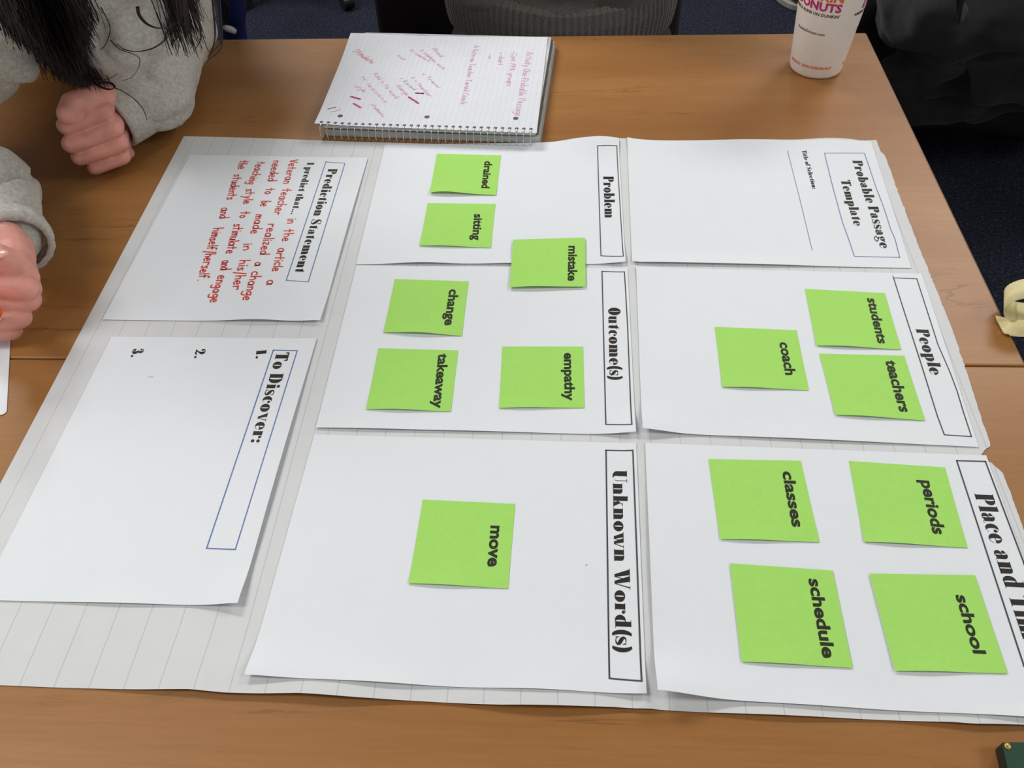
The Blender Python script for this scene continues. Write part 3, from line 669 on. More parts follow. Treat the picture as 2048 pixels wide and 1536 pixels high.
# blank sheet under the writing hand
bx = W2(14, 828); ex = W2(22, 670)-bx; ex /= np.linalg.norm(ex); fx = np.array([-ex[1], ex[0]])
def paper_round(name, c, e, f, L, Wd, r, z, label):
    pts = []
    for (cx, cy, a0) in ((r, r, 180), (Wd-r, r, 270), (Wd-r, L-r, 0), (r, L-r, 90)):
        for i in range(7): t = math.radians(a0+90*i/6); pts.append((cx+r*math.cos(t), cy+r*math.sin(t)))
    V = [(*(c+f*p[0]+e*p[1]), z) for p in pts]
    o = mobj(name, V, [tuple(range(len(V)))], M['paper']); solid(o, .0002); tag(o, label, 'sheet of paper'); return o
# f points left in the picture (away from the table centre)
paper_round('blank_sheet', bx, ex, fx, .2794, .2159, .004, TT+.0006, 'blank white sheet at the left edge, under the hand holding the orange marker')

# ------------------------------------------------------------------ green sticky notes
def under_of(sheets):
    def f(x, y):
        z = zchart(x, y)
        for s in sheets:
            uv = s.A@(np.array([x, y])-s.cen)+.5
            if -.01 <= uv[0] <= 1.01 and -.01 <= uv[1] <= 1.01: z = max(z, s.hgt(x, y))
        return z
    return f
def note(word, where, sheets, q, a, b, toppx, curl=.0014, cu=.3):
    f = under_of(sheets); cs = [W2(*p) for p in q]
    hmax = max(f(*((1-a)*(1-b)*cs[0]+a*(1-b)*cs[1]+a*b*cs[2]+(1-a)*b*cs[3])) for a in np.linspace(0, 1, 7) for b in np.linspace(0, 1, 7))
    s = Sheet('sticky_note', 'square green sticky note reading %s, %s' % (word, where), q, [(cu, 1, curl, .3, .10), (.5, 1, curl*.5, .5, .25)],
              base=.0003, m='sticky', under=lambda x, y: hmax, nu=14, nv=14, cat='sticky note', group='square green sticky notes stuck on the printed sheets')
    s.sans('word_text', word, a, b, toppx)
note('drained', 'uppermost on the Problem sheet', [sh_b], [(873.8, 309.4), (1002.5, 312.5), (992.5, 393.1), (859.7, 390)], (969.7, 322.5), (963.1, 376.5), 15.5, .003, .22)
note('sitting', 'second on the Problem sheet', [sh_b], [(855.6, 408.1), (991.3, 409.7), (981.9, 498.1), (839.1, 494.4)], (949, 428.3), (944.5, 480.3), 16)
note('mistake', 'straddling the Problem and Outcome(s) sheets', [sh_b, sh_o], [(1026.6, 483.8), (1170, 479.7), (1170.9, 578.1), (1019.1, 580.3)], (1137.5, 491.9), (1136, 561.8), 17.8)
note('change', 'upper left on the Outcome(s) sheet', [sh_o], [(790, 560), (937.8, 564.7), (923.8, 674.4), (767.5, 667.8)], (899.4, 578.8), (889, 650.8), 19, .0022, .45)
note('takeaway', 'lower left on the Outcome(s) sheet', [sh_o], [(757.2, 698.4), (916.9, 702.8), (902, 825.5), (732.8, 821.2)], (877.6, 707.5), (866, 816.6), 19.8, .0015, .35)
note('empathy', 'lower right on the Outcome(s) sheet', [sh_o], [(1004.7, 695), (1166.2, 695), (1169, 818), (998.5, 819)], (1128.3, 706), (1130, 801.4), 19.6, .0012)
note('students', 'top note on the People sheet', [sh_p], [(1609.4, 580), (1768.8, 588.4), (1801.6, 701.9), (1631.9, 694.4)], (1734.2, 596.3), (1756.5, 686.8), 19)
note('coach', 'left note on the People sheet', [sh_p], [(1429, 655.6), (1592.8, 662.5), (1617, 783), (1444, 777)], (1558.8, 684.4), (1571.5, 750), 20.5)
note('teachers', 'lowest note on the People sheet', [sh_p], [(1637.8, 709.4), (1807.7, 713.7), (1848.9, 843.7), (1669.6, 833.1)], (1770.5, 720.6), (1800, 824), 22)
note('classes', 'upper left on the Place and Time sheet', [sh_l], [(1416, 920.3), (1600.8, 923.8), (1638.3, 1087.1), (1439.5, 1081.6)], (1564.8, 942.6), (1585.2, 1054), 22.5)
note('periods', 'upper right on the Place and Time sheet', [sh_l], [(1696.9, 924.2), (1888.7, 937.1), (1933.6, 1098.4), (1726.2, 1086.7)], (1841, 960.5), (1866.6, 1067.8), 24.5)
note('schedule', 'lower left on the Place and Time sheet', [sh_l], [(1459, 1129.7), (1664, 1144.1), (1703.5, 1339), (1482, 1327)], (1617.2, 1157.4), (1646.5, 1315.8), 24.5)
note('school', 'lower right on the Place and Time sheet', [sh_l], [(1736.7, 1150.4), (1947.3, 1153.5), (2012.5, 1350.4), (1787.5, 1345.7)], (1911, 1189.8), (1947.5, 1307), 24)
note('move', 'alone on the Unknown Word(s) sheet', [sh_u], [(846, 1001), (1030.7, 1009.6), (1016.3, 1179.2), (817.5, 1169.3)], (982.4, 1051.2), (975.4, 1133), 17)

# ------------------------------------------------------------------ spiral notebook
def notebook():
    zt = .0172
    t = empty('spiral_notebook'); tag(t, 'white spiral notebook with pink handwriting, wire binding facing the chart', 'notebook')
    A, B = W2(640, 250.5, zt), W2(1072, 266, zt)     # front edge of the page
    d = (B-A)/np.linalg.norm(B-A); n = np.array([-d[1], d[0]]); L = np.linalg.norm(B-A)
    def slab(name, x0, x1, y0, y1, z0, z1, m, r=.006, bevel=0):
        pts = []
        for (cx, cy, a0) in ((x0+r, y0+r, 180), (x1-r, y0+r, 270), (x1-r, y1-r, 0), (x0+r, y1-r, 90)):
            for i in range(6): tt = math.radians(a0+18*i); pts.append((cx+r*math.cos(tt), cy+r*math.sin(tt)))
        V = [(*(A+d*p[0]+n*p[1]), z) for z in (z0, z1) for p in pts]; k = len(pts)
        Fc = [tuple(range(k-1, -1, -1)), tuple(range(k, 2*k))]+[(i, (i+1) % k, k+(i+1) % k, k+i) for i in range(k)]
        o = mobj(name, V, Fc, m, t); return o
    q = W2(1103.4, 92.7); q2 = W2(1082.7, 282.7)
    ex_ = np.dot(q2-A, d); ey = np.dot(q-A, n); yb = np.dot(W2(640.8, 272.7)-A, n)
    slab('back_cover', 0, ex_, yb+.0005, ey, TT+.0008, TT+.0016, M['nb_cover'])
    slab('page_block', .002, ex_-.002, yb+.002, ey-.002, TT+.0017, TT+.0088, M['nb_stack'], .004)
    slab('divider_card', .001, ex_-.0035, yb+.0055, ey-.004, TT+.0089, TT+.0128, M['nb_dark'], .004)
    slab('page_block', .002, ex_-.006, .0015, ey-.006, TT+.0129, TT+zt-.0009, M['nb_stack'], .003)
    al = math.atan2(d[1], d[0])
    M['rule'] = ruled_mat('ruled_notebook_page', (224, 228, 236), (150, 165, 205), .0071, al, A@d, .0006, .75, fade=.22)
    s = Sheet('page', None, [(702.5, 70.7), (1095.6, 73.7), (1073.4, 266.3), (629, 249)], [(.0, 0, .004, .25, .2), (0, 1, .0015, .1, .1)], base=0, m='rule', under=lambda x, y: zt, nu=30, nv=20, cat=None, group=None)
    # the corner pixels are read at the page's own height
    me = s.o.data; c = [W2(*p, zt) for p in [(702.5, 71.5), (1095.6, 73.7), (1073.4, 266.3), (629, 249)]]
    TL, TR, BR, BL = c; s.c = c; s.A = np.linalg.inv(np.array([((TR-TL)+(BR-BL))/2, ((BL-TL)+(BR-TR))/2]).T); s.cen = (TL+TR+BR+BL)/4
    k = 0
    for j in range(21):
        for i in range(31):
            u, v = i/30, j/20; p = (1-u)*(1-v)*TL+u*(1-v)*TR+u*v*BR+(1-u)*v*BL; me.vertices[k].co = (p[0], p[1], s.z(*p)); k += 1
    s.o.parent = t; s.px2 = lambda p: W2(p[0], p[1], zt)
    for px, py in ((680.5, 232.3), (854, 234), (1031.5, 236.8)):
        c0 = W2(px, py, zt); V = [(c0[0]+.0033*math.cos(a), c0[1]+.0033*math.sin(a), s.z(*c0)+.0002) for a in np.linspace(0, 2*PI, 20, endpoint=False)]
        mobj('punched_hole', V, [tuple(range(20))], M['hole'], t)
    # wire binding
    N = 31; a0 = W2(643.5, 245.8, zt); a1 = W2(1062, 257.8, zt)
    dd = (a1-a0)/(N-1); wn = n*-1
    cz = TT+.0085; R = .0105
    for i in range(N):
        c0 = a0+dd*i
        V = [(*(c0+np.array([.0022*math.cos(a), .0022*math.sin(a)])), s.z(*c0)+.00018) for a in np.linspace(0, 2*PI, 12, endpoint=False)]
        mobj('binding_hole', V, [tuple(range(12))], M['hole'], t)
        pts = []
        cc = c0+wn*.0045
        for k in range(21):
            a = math.radians(118-300*k/20)
            p = cc+wn*(R*.92*math.cos(a))+d*(.0016*k/20); pts.append((p[0], p[1], max(cz+R*.98*math.sin(a), TT+.0007)))
        V, Fc = tube_geo(pts, .00055, 6); mobj('wire_coil', V, Fc, M['steel'], t, True)
    q = zoomed(620, 50, 4.096)
    for i, (tx, a, b, m, xh) in enumerate([('Activity One-Probable Passage', (1775, 225), (1680, 745), 'pink', .0050), ('-Cont PPA groups', (1655, 215), (1612, 500), 'pink', .0040), ('> chart', (1550, 225), (1540, 328), 'pink', .0036), ('>', (1460, 235), (1456, 275), 'pink', .0036),
            ('A Veteran Teacher Turned Coach', (1340, 170), (1235, 645), 'pink', .0042), ('Need', (1002, 195), (1062, 262), 'pink', .0036), ('2 sidelines work', (900, 210), (1090, 365), 'pink', .0028), ('Ex comfort', (815, 210), (960, 302), 'pink', .0028),
            ('out', (712, 250), (760, 295), 'pink', .0032), ('x Travel', (915, 400), (1042, 515), 'pink', .0030), ('2 v teacher', (828, 432), (975, 590), 'pink', .0030), ('1 Read', (735, 440), (845, 535), 'pencil', .0030), ('change', (700, 495), (785, 580), 'pink', .0036),
            ('Add n to work', (515, 400), (700, 610), 'pink', .0036), ('14 lessons', (412, 430), (612, 640), 'pink', .0030), ('style', (362, 505), (440, 552), 'pink', .0036), ('students', (498, 650), (590, 755), 'pink', .0028), ('Stimulate', (352, 222), (500, 318), 'orange', .0046)]):
        s.hand('handwritten_note', tx, q(*a), q(*b), m, xh=xh, w_=.0007, seed=50+i, jit=.05, parent=t)
    for i, (a, b) in enumerate([((328, 590), (410, 612)), ((350, 645), (410, 682)), ((800, 592), (882, 645)), ((862, 562), (930, 566))]):
        s.hand('scribbled_out_word', 'wmwuwmwu', q(*a), q(*b), 'magenta', xh=.0024, w_=.0012, seed=90+i, parent=t)
    s.line('pen_stroke', [q(145, 692), q(180, 680), q(216, 674)], .0016, 'purple', parent=t)
    s.line('pen_stroke', [q(163, 713), q(205, 708), q(255, 691)], .0006, 'red', parent=t)
notebook()

# ------------------------------------------------------------------ foam cup
def cup():
    cx, cy, r0, k = .34206, 1.06941, .03305, .08313
    t = empty('foam_cup', (cx, cy, TT)); tag(t, 'tall white foam cup with orange and pink lettering at the far right of the table', 'cup')
    H_ = .178; R = lambda z: r0+k*z
    prof = [(.0001, .004), (r0-.006, .004), (r0-.004, .0006), (r0-.002, .0002), (r0-.0003, .0016)]+[(R(z), z) for z in np.linspace(.004, H_-.006, 14)]+[(R(H_)+.0022, H_-.004), (R(H_)+.0026, H_), (R(H_)+.001, H_+.002), (R(H_)-.0028, H_), (R(.02)-.0035, .02), (.0001, .018)]
    V, Fc = lathe_geo(prof, 64); mobj('cup_body', V, Fc, M['cup'], t, True)
    V, Fc = lathe_geo([(.0001, H_-.03), (R(H_-.03)-.0032, H_-.03), (R(H_-.034)-.0032, H_-.034), (.0001, H_-.036)], 48); mobj('drink', V, Fc, M['cupin'], t, True)
    def wrap(name, text, phi0, phi1, z0, zh, m, off=.02, tilt=0.):
        V2, Fc, wd = sans_geo(text, off, 2); top = max(v[1] for v in V2)
        bm = bmesh.new(); vs = [bm.verts.new((x, y, 0)) for x, y in V2]
        for f in Fc:
            try: bm.faces.new([vs[i] for i in f])
            except ValueError: pass
        kx = wd/24
        for i in range(1, 24): bmesh.ops.bisect_plane(bm, geom=bm.verts[:]+bm.edges[:]+bm.faces[:], plane_co=(kx*i, 0, 0), plane_no=(1, 0, 0))
        for v in bm.verts:
            ph = math.radians(phi0+(phi1-phi0)*v.co.x/wd); z = z0+v.co.y*zh/top+tilt*v.co.x/wd; r = R(z)+.00025
            v.co = (r*math.cos(ph), r*math.sin(ph), z)
        me = bpy.data.meshes.new(name); bm.to_mesh(me); bm.free(); me.materials.append(M[m])
        o = bpy.data.objects.new(name, me); C.objects.link(o); o.parent = t
    for s in (0, 131):
        wrap('lettering', "DUNKIN'", -176+s, -84+s, .1040, .0115, 'cup_orange', .035)
        wrap('lettering', "DONUTS", -176+s, -88+s, .0918, .0105, 'cup_pink', .04)
        wrap('lettering', "AMERICA RUNS ON DUNKIN'", -192+s, -88+s, .0846, .0038, 'cup_brown', .03)
        wrap('web_address', "DunkinDonuts.com", -164+s, -105+s, .0604, .0036, 'cup_brown', .016)
        wrap('small_print', "PLEASE RECYCLE * CAUTION CONTENTS MAY BE HOT *", -172+s, -70+s, .0145, .0038, 'cup_orange', .03)
cup()

# ------------------------------------------------------------------ loop of masking tape, green case
def tape():
    t = empty('masking_tape_loop', (0, 0, 0)); tag(t, 'curled loop of cream masking tape stuck on the right table edge', 'tape')
    c = at(2046, 640, .004); cx, y0 = c[0]+.012, at(2020, 640, 0)[1]
    wd = .025; n = 40; V = []; Fc = []
    rx, rz = .0265, .0165
    for i in range(n+1):
        a = -PI*.62+2*PI*1.0*i/n
        x = cx+rx*math.cos(a)*(1 if i < n else 1); z = TT+.0018+rz+rz*math.sin(a)
        V += [(x-.0085, y0-.005+.001*math.sin(3*a), z), (x+.001, y0-.003+wd+.001*math.cos(2*a), z+.0006)]
    for i in range(n): Fc.append((2*i, 2*i+2, 2*i+3, 2*i+1))
    o = mobj('tape_loop', V, Fc, M['tape'], t, True); solid(o, .00025)
    rnd = random.Random(5)
    edge = [(1990.5, 631), (1994, 643), (1998, 648), (1999.5, 653), (2003, 659), (2008, 668), (2017, 669), (2020, 672), (2034, 673.5), (2070, 674), (2095, 660)]
    top = [(1990.5, 631), (2000, 633), (2010, 635), (2020, 637), (2034, 640), (2050, 640), (2070, 640), (2095, 640)]
    V = []; Fc = []; K = 24; J = 6
    for i in range(K+1):
        a = poly_at([np.array(p, float) for p in edge], i/K); b = poly_at([np.array(p, float) for p in top], i/K)
        for j in range(J+1):
            p = a+(b-a)*j/J; hgt = .0018+.0008*math.sin(i*.9)*(1-j/J)+.0008*j/J
            V.append(tuple(at(p[0], p[1], max(hgt, .001))))
    for i in range(K):
        for j in range(J): a = i*(J+1)+j; Fc.append((a, a+1, a+J+2, a+J+1))
    o = mobj('torn_end', V, Fc, M['tape'], t, True); solid(o, .00025)
tape()
def case():
    hh = .0112
    c = W2(1995, 1484, hh); e = W2(2048, 1482.6, hh)-W2(2002, 1482.7, hh); e /= np.linalg.norm(e); f = W2(2014, 1536, hh)-W2(2001.8, 1482.7, hh); f /= np.linalg.norm(f)
    t = empty('green_case'); tag(t, 'dark green case with black rim and brass rivet, bottom right corner', 'case')
    c = W2(2001.8, 1482.7, hh)
    def slab(name, x0, x1, y0, y1, z0, z1, r, m):
        pts = []
        for (qx, qy, a0) in ((x0+r, y0+r, 180), (x1-r, y0+r, 270), (x1-r, y1-r, 0), (x0+r, y1-r, 90)):
            for i in range(6): tt = math.radians(a0+18*i); pts.append((qx+r*math.cos(tt), qy+r*math.sin(tt)))
        k = len(pts); V = [(*(c+e*p[0]+f*p[1]), TT+z) for z in (z0, z1) for p in pts]
        mobj(name, V, [tuple(range(k-1, -1, -1)), tuple(range(k, 2*k))]+[(i, (i+1) % k, k+(i+1) % k, k+i) for i in range(k)], m, t)
    slab('body', 0, .16, 0, .10, .0008, hh-.002, .003, M['blackp'])
    slab('lid', .0006, .16, .0006, .10, hh-.0019, hh, .003, M['green'])
    p = at(2015, 1492.8, hh); V, Fc = lathe_geo([(.0021, 0), (.0021, .0006), (.0015, .0011), (.0001, .0013)], 16, (p[0], p[1], TT+hh)); mobj('rivet', V, Fc, M['brass'], t, True)
case()

# ------------------------------------------------------------------ office chairs
def chair(loc, rz, label):
    t = empty('office_chair', loc, rz); tag(t, label, 'chair', 'black office chairs')
    bobj('seat', box(-.285, .285, -.23, .25, .41, .48, .03, 3), M['chairf'], t, True)
    bobj('seat_shell', box(-.22, .22, -.21, .21, .385, .408, .01, 2), M['chair'], t)
    bobj('backrest', box(-.298, .298, .20, .26, .47, .96, .026, 3), M['chairf'], t, True)
    V, Fc = tube_geo([(0, .17, .395), (0, .27, .42), (0, .275, .6)], .018, 10); mobj('back_bracket', V, Fc, M['chair'], t, True)
    V, Fc = lathe_geo([(.0001, .10), (.03, .10), (.03, .27), (.018, .27), (.018, .384), (.0001, .384)], 20); mobj('gas_column', V, Fc, M['chair'], t, True)
    for i in range(5):
        a = 2*PI*i/5+.3; dx, dy = math.cos(a), math.sin(a)
        V, Fc = tube_geo([(.02*dx, .02*dy, .12), (.15*dx, .15*dy, .105), (.30*dx, .30*dy, .075)], [.022, .02, .016], 8); l = mobj('base_leg', V, Fc, M['chair'], t, True)
        V, Fc = tube_geo([(.30*dx-.018*dy, .30*dy+.018*dx, .027), (.30*dx+.018*dy, .30*dy-.018*dx, .027)], .026, 16); mobj('caster', V, Fc, M['chair'], l)
    return t
def dup(root, loc, rz, label):
    r = root.copy(); C.objects.link(r); r.location = loc; r.rotation_euler = (0, 0, rz); r['label'] = label
    for ch in list(root.children):
        c = ch.copy(); C.objects.link(c); c.parent = r
        for g in ch.children: d = g.copy(); C.objects.link(d); d.parent = c
    return r
PCX = .008
ch0 = chair((-.055, 1.42, 0), 0, 'black office chair under the person in the charcoal sweater')
dup(ch0, (-1.02, 1.60, 0), .1, 'black office chair behind the person in the grey sweatshirt')
cp = at(686, 9, -.70)
dup(ch0, (cp[0]-.30*math.cos(2*PI*4/5+.3+.0), cp[1]+.30, 0), .0, 'far black office chair, only its wheel showing at the top edge')

# ------------------------------------------------------------------ people
def wr(amp, f, sd, st=(1, 1, 1)):
    def g(c):
        p = Vector((c[0]*f*st[0]+sd, c[1]*f*st[1], c[2]*f*st[2]))
        return amp*(noise.noise(p)+.5*noise.noise(p*2.1))
    return g
A_ = lambda px, py, hh: at(px, py, hh)
def crease(amp, f, sd, w_=7, st=(1, 1, 1)):
    def g(c):
        p = Vector((c[0]*f*st[0]+sd, c[1]*f*st[1], c[2]*f*st[2])); p = p+Vector((noise.noise(p*1.7), noise.noise(p*1.3+Vector((5, 0, 0))), 0))*.5
        return -amp*max(0., 1-abs(noise.noise(p))*w_)
    return g
def person_a():
    t = empty('person', (-.55, 1.35, 0)); tag(t, 'person in grey sweatshirt with long dark hair leaning over the table, left fist closed', 'person')
    def put(o):
        o.parent = t; o.matrix_parent_inverse = Matrix.Translation(-t.location); return o
    v = lambda x, y, z: np.array([x, y, TT+z])
    # left fist: index knuckle on top, little finger near the table
    mcp = [A_(202, 226, .078), A_(224, 260, .057), A_(235, 291, .0375), A_(242, 317, .020)]
    pip = [A_(133, 251, .072), A_(142, 288, .052), A_(160, 314, .033), A_(190, 335, .015)]
    back = np.array([.012, .034, 0]); fr = [.0106, .0104, .0098, .0086]
    g = []
    wrist = A_(218, 195, .050)
    for i in range(4):
        r = fr[i]; m_ = mcp[i]+np.array([0, .004, 0]); p_ = pip[i]
        dip = p_+np.array([.004, .026, -.002]); tip = dip+np.array([.024, .006, 0])
        g += [capsule(m_, r*1.12, p_, r), capsule(p_, r, dip, r*.92), capsule(dip, r*.92, tip, r*.85)]
        g += [capsule(m_, r*1.1, wrist+np.array([.0, .02, (1.5-i)*.009]), .017)]
        g += [capsule((m_+p_)/2+np.array([0, .024, 0]), .011, wrist+np.array([0, .02, 0]), .017)]
    th = [A_(224, 190, .076), A_(188, 197, .089), A_(146, 206, .094), A_(135, 228, .090)]
    g += [capsule(wrist+np.array([0, .01, .01]), .020, th[0], .017), capsule(th[0], .016, th[1], .0145), capsule(th[1], .0145, th[2], .0125), capsule(th[2], .0125, th[3], .0115)]
    g += [capsule(wrist, .021, wrist+np.array([.04, .06, .004]), .026)]
    # writing hand at the left edge, closed round a marker
    k2 = [A_(50, 576, .058), A_(55, 598, .044), A_(38, 634, .030), A_(22, 660, .016)]
    e2 = [A_(-25, 570, .064), A_(-22, 604, .047), A_(-26, 638, .033), A_(-26, 664, .018)]
    w2 = A_(22, 500, .060)
    for i in range(4):
        r = fr[i]*1.08
        g += [capsule(k2[i], r*1.1, e2[i], r), capsule(e2[i], r, e2[i]+np.array([.004, .028, -.003]), r*.9), capsule(k2[i]+np.array([-.004, .014, 0]), r*1.0, w2+np.array([0, .004, (1.5-i)*.008]), .016)]
    g += [capsule(w2, .021, A_(28, 540, .066), .019), capsule(A_(28, 532, .072), .016, A_(-6, 512, .088), .012), capsule(A_(-6, 512, .088), .012, A_(-30, 520, .088), .011)]
    hands = g; g = []
    shl, shr = v(-.515, 1.21, .30), v(-.85, 1.22, .30); ell, elr = v(-.502, 1.05, .062), v(-.80, .80, .062)
    g += [capsule(w2, .022, elr, .036), capsule(wrist+np.array([.0, .02, .0]), .024, ell, .038), capsule(ell, .038, shl, .045), capsule(elr, .038, A_(-170, 150, .15), .04), capsule(A_(-170, 150, .15), .04, shr, .045),
          capsule(shl, .05, shr, .05), capsule(v(-.66, 1.24, .27), .09, v(-.86, 1.46, -.16), .10), capsule(v(-.64, 1.20, .32), .055, v(-.62, 1.13, .40), .048)]
    g += [ellipsoid((-.61, 1.09, TT+.46), .075, .095, .11), capsule(v(-.61, 1.02, .42), .045, v(-.61, 1.0, .40), .035), capsule(v(-.61, .995, .455), .008, v(-.61, .975, .435), .011)]
    body = remeshed('body', g, .006, M['skin'], None, 2); fine = remeshed('hands_t', hands, .0016, M['skin'], None, 1)
    bm = bmesh.new(); bm.from_mesh(body.data); bm.from_mesh(fine.data); bm.to_mesh(body.data); bm.free()
    fm = fine.data; bpy.data.objects.remove(fine); bpy.data.meshes.remove(fm); put(body)
    # thumbnail of the writing hand
    nc = A_(0, 508, .097); V, Fc = ellipsoid(nc, .009, .0065, .0022, 12, 6); put(mobj('thumbnail', V, Fc, M['nail'], None, True))
    # sweatshirt
    def aw(p0, r0, p1, r1): return capsule(p0, r0, p1, r1, 20)
    cuffL = A_(231, 221, .052); foreL = A_(296, 176, .058)
    sw = [aw(A_(240, 112, .085), .046, A_(222, 20, .17), .070), aw(cuffL+(foreL-cuffL)*.62, .038, foreL, .056), aw(foreL, .056, ell+np.array([0, 0, .004]), .058), aw(ell, .060, shl, .078), aw(shl, .08, shr, .08),
          aw(v(-.66, 1.23, .24), .14, v(-.86, 1.45, -.14), .14), aw(v(-.58, 1.22, .26), .12, v(-.81, 1.43, -.12), .12), aw(v(-.75, 1.23, .25), .14, v(-.92, 1.43, -.12), .13),
          aw(A_(16, 462, .058), .034, A_(-12, 380, .062), .046), aw(A_(-12, 380, .062), .046, elr, .055), aw(elr, .058, A_(-170, 150, .15), .062), aw(A_(-170, 150, .15), .062, A_(-4, 78, .17), .050), aw(A_(-4, 78, .17), .050, shr, .074), aw(A_(-170, 150, .15), .06, shr, .078), aw(v(-.68, 1.16, .33), .06, v(-.57, 1.16, .33), .06),
          aw(v(-.70, 1.27, .36), .07, v(-.58, 1.27, .36), .07)]
    w1, w2_ = wr(.0055, 13, 3), wr(.0028, 30, 9, (1, 1, 1.6)); w3 = crease(.0065, 11, 2, 5, (1.3, .8, 1))
    def fold(c):
        r = max(TT+.0015-c[2], 0); return w1(c)+w2_(c)+w3(c)-.0005
    put(remeshed('sweatshirt', sw, .0052, M['sweat'], None, 3, fold))
    # ribbed cuffs
    def cuff(c, d, r, L, name='cuff', flare=0):
        d = np.array(d, float); d /= np.linalg.norm(d); u, vv, _ = frame_of(d); V = []; Fc = []; n = 72
        prof = [(0, r*.86), (0, r*.97), (L*.08, r*1.0+flare), (L*.5, r*1.03+flare*.6), (L*.93, r*1.05), (L, r*1.0), (L*1.04, r*1.04)]
        for z, rr in prof:
            for k in range(n):
                a = 2*PI*k/n; q = rr*(1+.012*math.sin(k*PI/2))
                V.append(c+d*z+q*(math.cos(a)*u+math.sin(a)*vv))
        for i in range(len(prof)-1):
            for k in range(n): Fc.append((i*n+k, i*n+(k+1) % n, (i+1)*n+(k+1) % n, (i+1)*n+k))
        o = mobj(name, V, Fc, M['sweat'], None, True); solid(o, .002); return put(o)
    dL = (foreL-cuffL); cuff(cuffL-dL/np.linalg.norm(dL)*.010, dL, .0425, .038)
    dR = A_(-12, 380, .062)-A_(24, 490, .058); cuff(A_(27, 494, .056), dR, .0355, .020, flare=.002)
    # marker in the writing hand
    p0, p1 = A_(-8, 628, .050), A_(-100, 580, .110); V, Fc = tube_geo([p0, p0+(p1-p0)*.05, p0+(p1-p0)*.9, p1], [.006, .0075, .0075, .006], 16)
    mk = mobj('orange_marker', V, Fc, M['marker'], None, True); tag(mk, 'orange marker held in the hand at the left edge', 'marker')
    V, Fc = tube_geo([p0, A_(-8, 636, .043), A_(-8, 652, .030)], [.0055, .004, .0015], 12); c_ = mobj('marker_tip', V, Fc, M['markerw'], None, True); c_.parent = mk
    # legs
    lg = []
    for s in (-1, 1):
        x = -.88+s*.10; lg += [capsule(v(x, 1.50, -.24), .095, v(x+s*.03, 1.08, -.22), .07), capsule(v(x+s*.03, 1.08, -.22), .065, v(x+s*.04, 1.14, -.62), .045), capsule(v(x+s*.04, 1.14, -.64), .045, v(x+s*.05, 1.00, -.69), .04)]
    lg.append(capsule(v(-.95, 1.5, -.18), .12, v(-.81, 1.5, -.18), .12))
    put(remeshed('trousers', lg, .009, M['jeans'], None, 2))
    # hair: scalp cap and long hanging strands
    rnd = random.Random(11)
    V, Fc = ellipsoid((-.61, 1.11, TT+.475), .088, .105, .115); parts = [(V, Fc)]
    hc = np.array([-.61, 1.09, TT+.46])
    def strand(root, tip, r, sag=.05, curl=.012, n=9, e=(0, 0, 0)):
        root = np.array(root, float); tip = np.array(tip, float); P = []; ph = rnd.uniform(0, 6); f = rnd.uniform(3, 6)
        for i in range(n+1):
            s_ = i/n; p = root*(1-s_)+tip*s_
            p = p+np.array([0, -.03, .04])*4*s_*(1-s_)*.5+np.array([math.sin(ph+f*s_), math.cos(ph*1.3+f*s_), 0])*curl*s_+np.array(e)*s_*s_
            p[2] = max(p[2], TT+.004); P.append(p)
        parts.append(tube_geo(P, [r*(1-.75*(i/n)**2) for i in range(n+1)], 4, False))
    def quad(a, b, u): return a+(b-a)*u
    for i in range(2600):   # the heavy lock on her right, gathered towards the wrist
        u = rnd.random(); k = rnd.random()
        root = hc+np.array([rnd.uniform(-.09, .035), rnd.uniform(-.07, .02), rnd.uniform(-.02, .06)])
        bx_ = 4+u*150+abs(rnd.gauss(0, 16))*u; by_ = 25+150*u**.8-abs(rnd.gauss(0, 9)); hh = .225-u*.115+rnd.uniform(-.015, .03)
        strand(root, A_(bx_+rnd.gauss(0, 8), by_, max(hh, .10)), rnd.uniform(.0009, .0018), curl=.010)
    for i in range(1100):
        root = hc+np.array([rnd.uniform(-.06, .06), rnd.uniform(-.07, .0), rnd.uniform(-.02, .05)])
        u = rnd.random(); strand(root, A_(188-30*u+rnd.gauss(0, 8)-abs(rnd.gauss(0, 20)), 30+u*140, .20-.08*u+rnd.uniform(-.01, .03)), rnd.uniform(.0009, .0017), curl=.006)
    for i in range(90):
        root = hc+np.array([rnd.uniform(-.06, .02), rnd.uniform(-.07, .0), rnd.uniform(-.02, .04)])
        strand(root, A_(rnd.uniform(165, 215), rnd.uniform(150, 176), .10), rnd.uniform(.0006, .0012), curl=.008, n=12)
    for i in range(340):   # the lock on her left
        root = hc+np.array([rnd.uniform(.12, .18), rnd.uniform(-.06, .03), rnd.uniform(-.02, .05)])
        bx_ = rnd.choice([338, 352, 366, 378, 396])+rnd.gauss(0, 5); strand(root, A_(bx_, min(rnd.gauss(62, 26), 112), .14), rnd.uniform(.0006, .0014), curl=.008, n=10)
    def loose(pxs, hh, r, m=6):
        P = [A_(x, y, h_+(.03 if x > 190 else .012)) for (x, y), h_ in zip(pxs, hh)]; Q = []
        for i in range(len(P)-1):
            a = P[max(i-1, 0)]; b = P[i]; c = P[i+1]; d = P[min(i+2, len(P)-1)]
            for j in range(m):
                s_ = j/m; Q.append(.5*((2*b)+(c-a)*s_+(2*a-5*b+4*c-d)*s_**2+(3*b-a-3*c+d)*s_**3))
        Q.append(P[-1]); parts.append(tube_geo(Q, [r*(1-.6*i/len(Q)) for i in range(len(Q))], 4, False))
    K = 480/2048
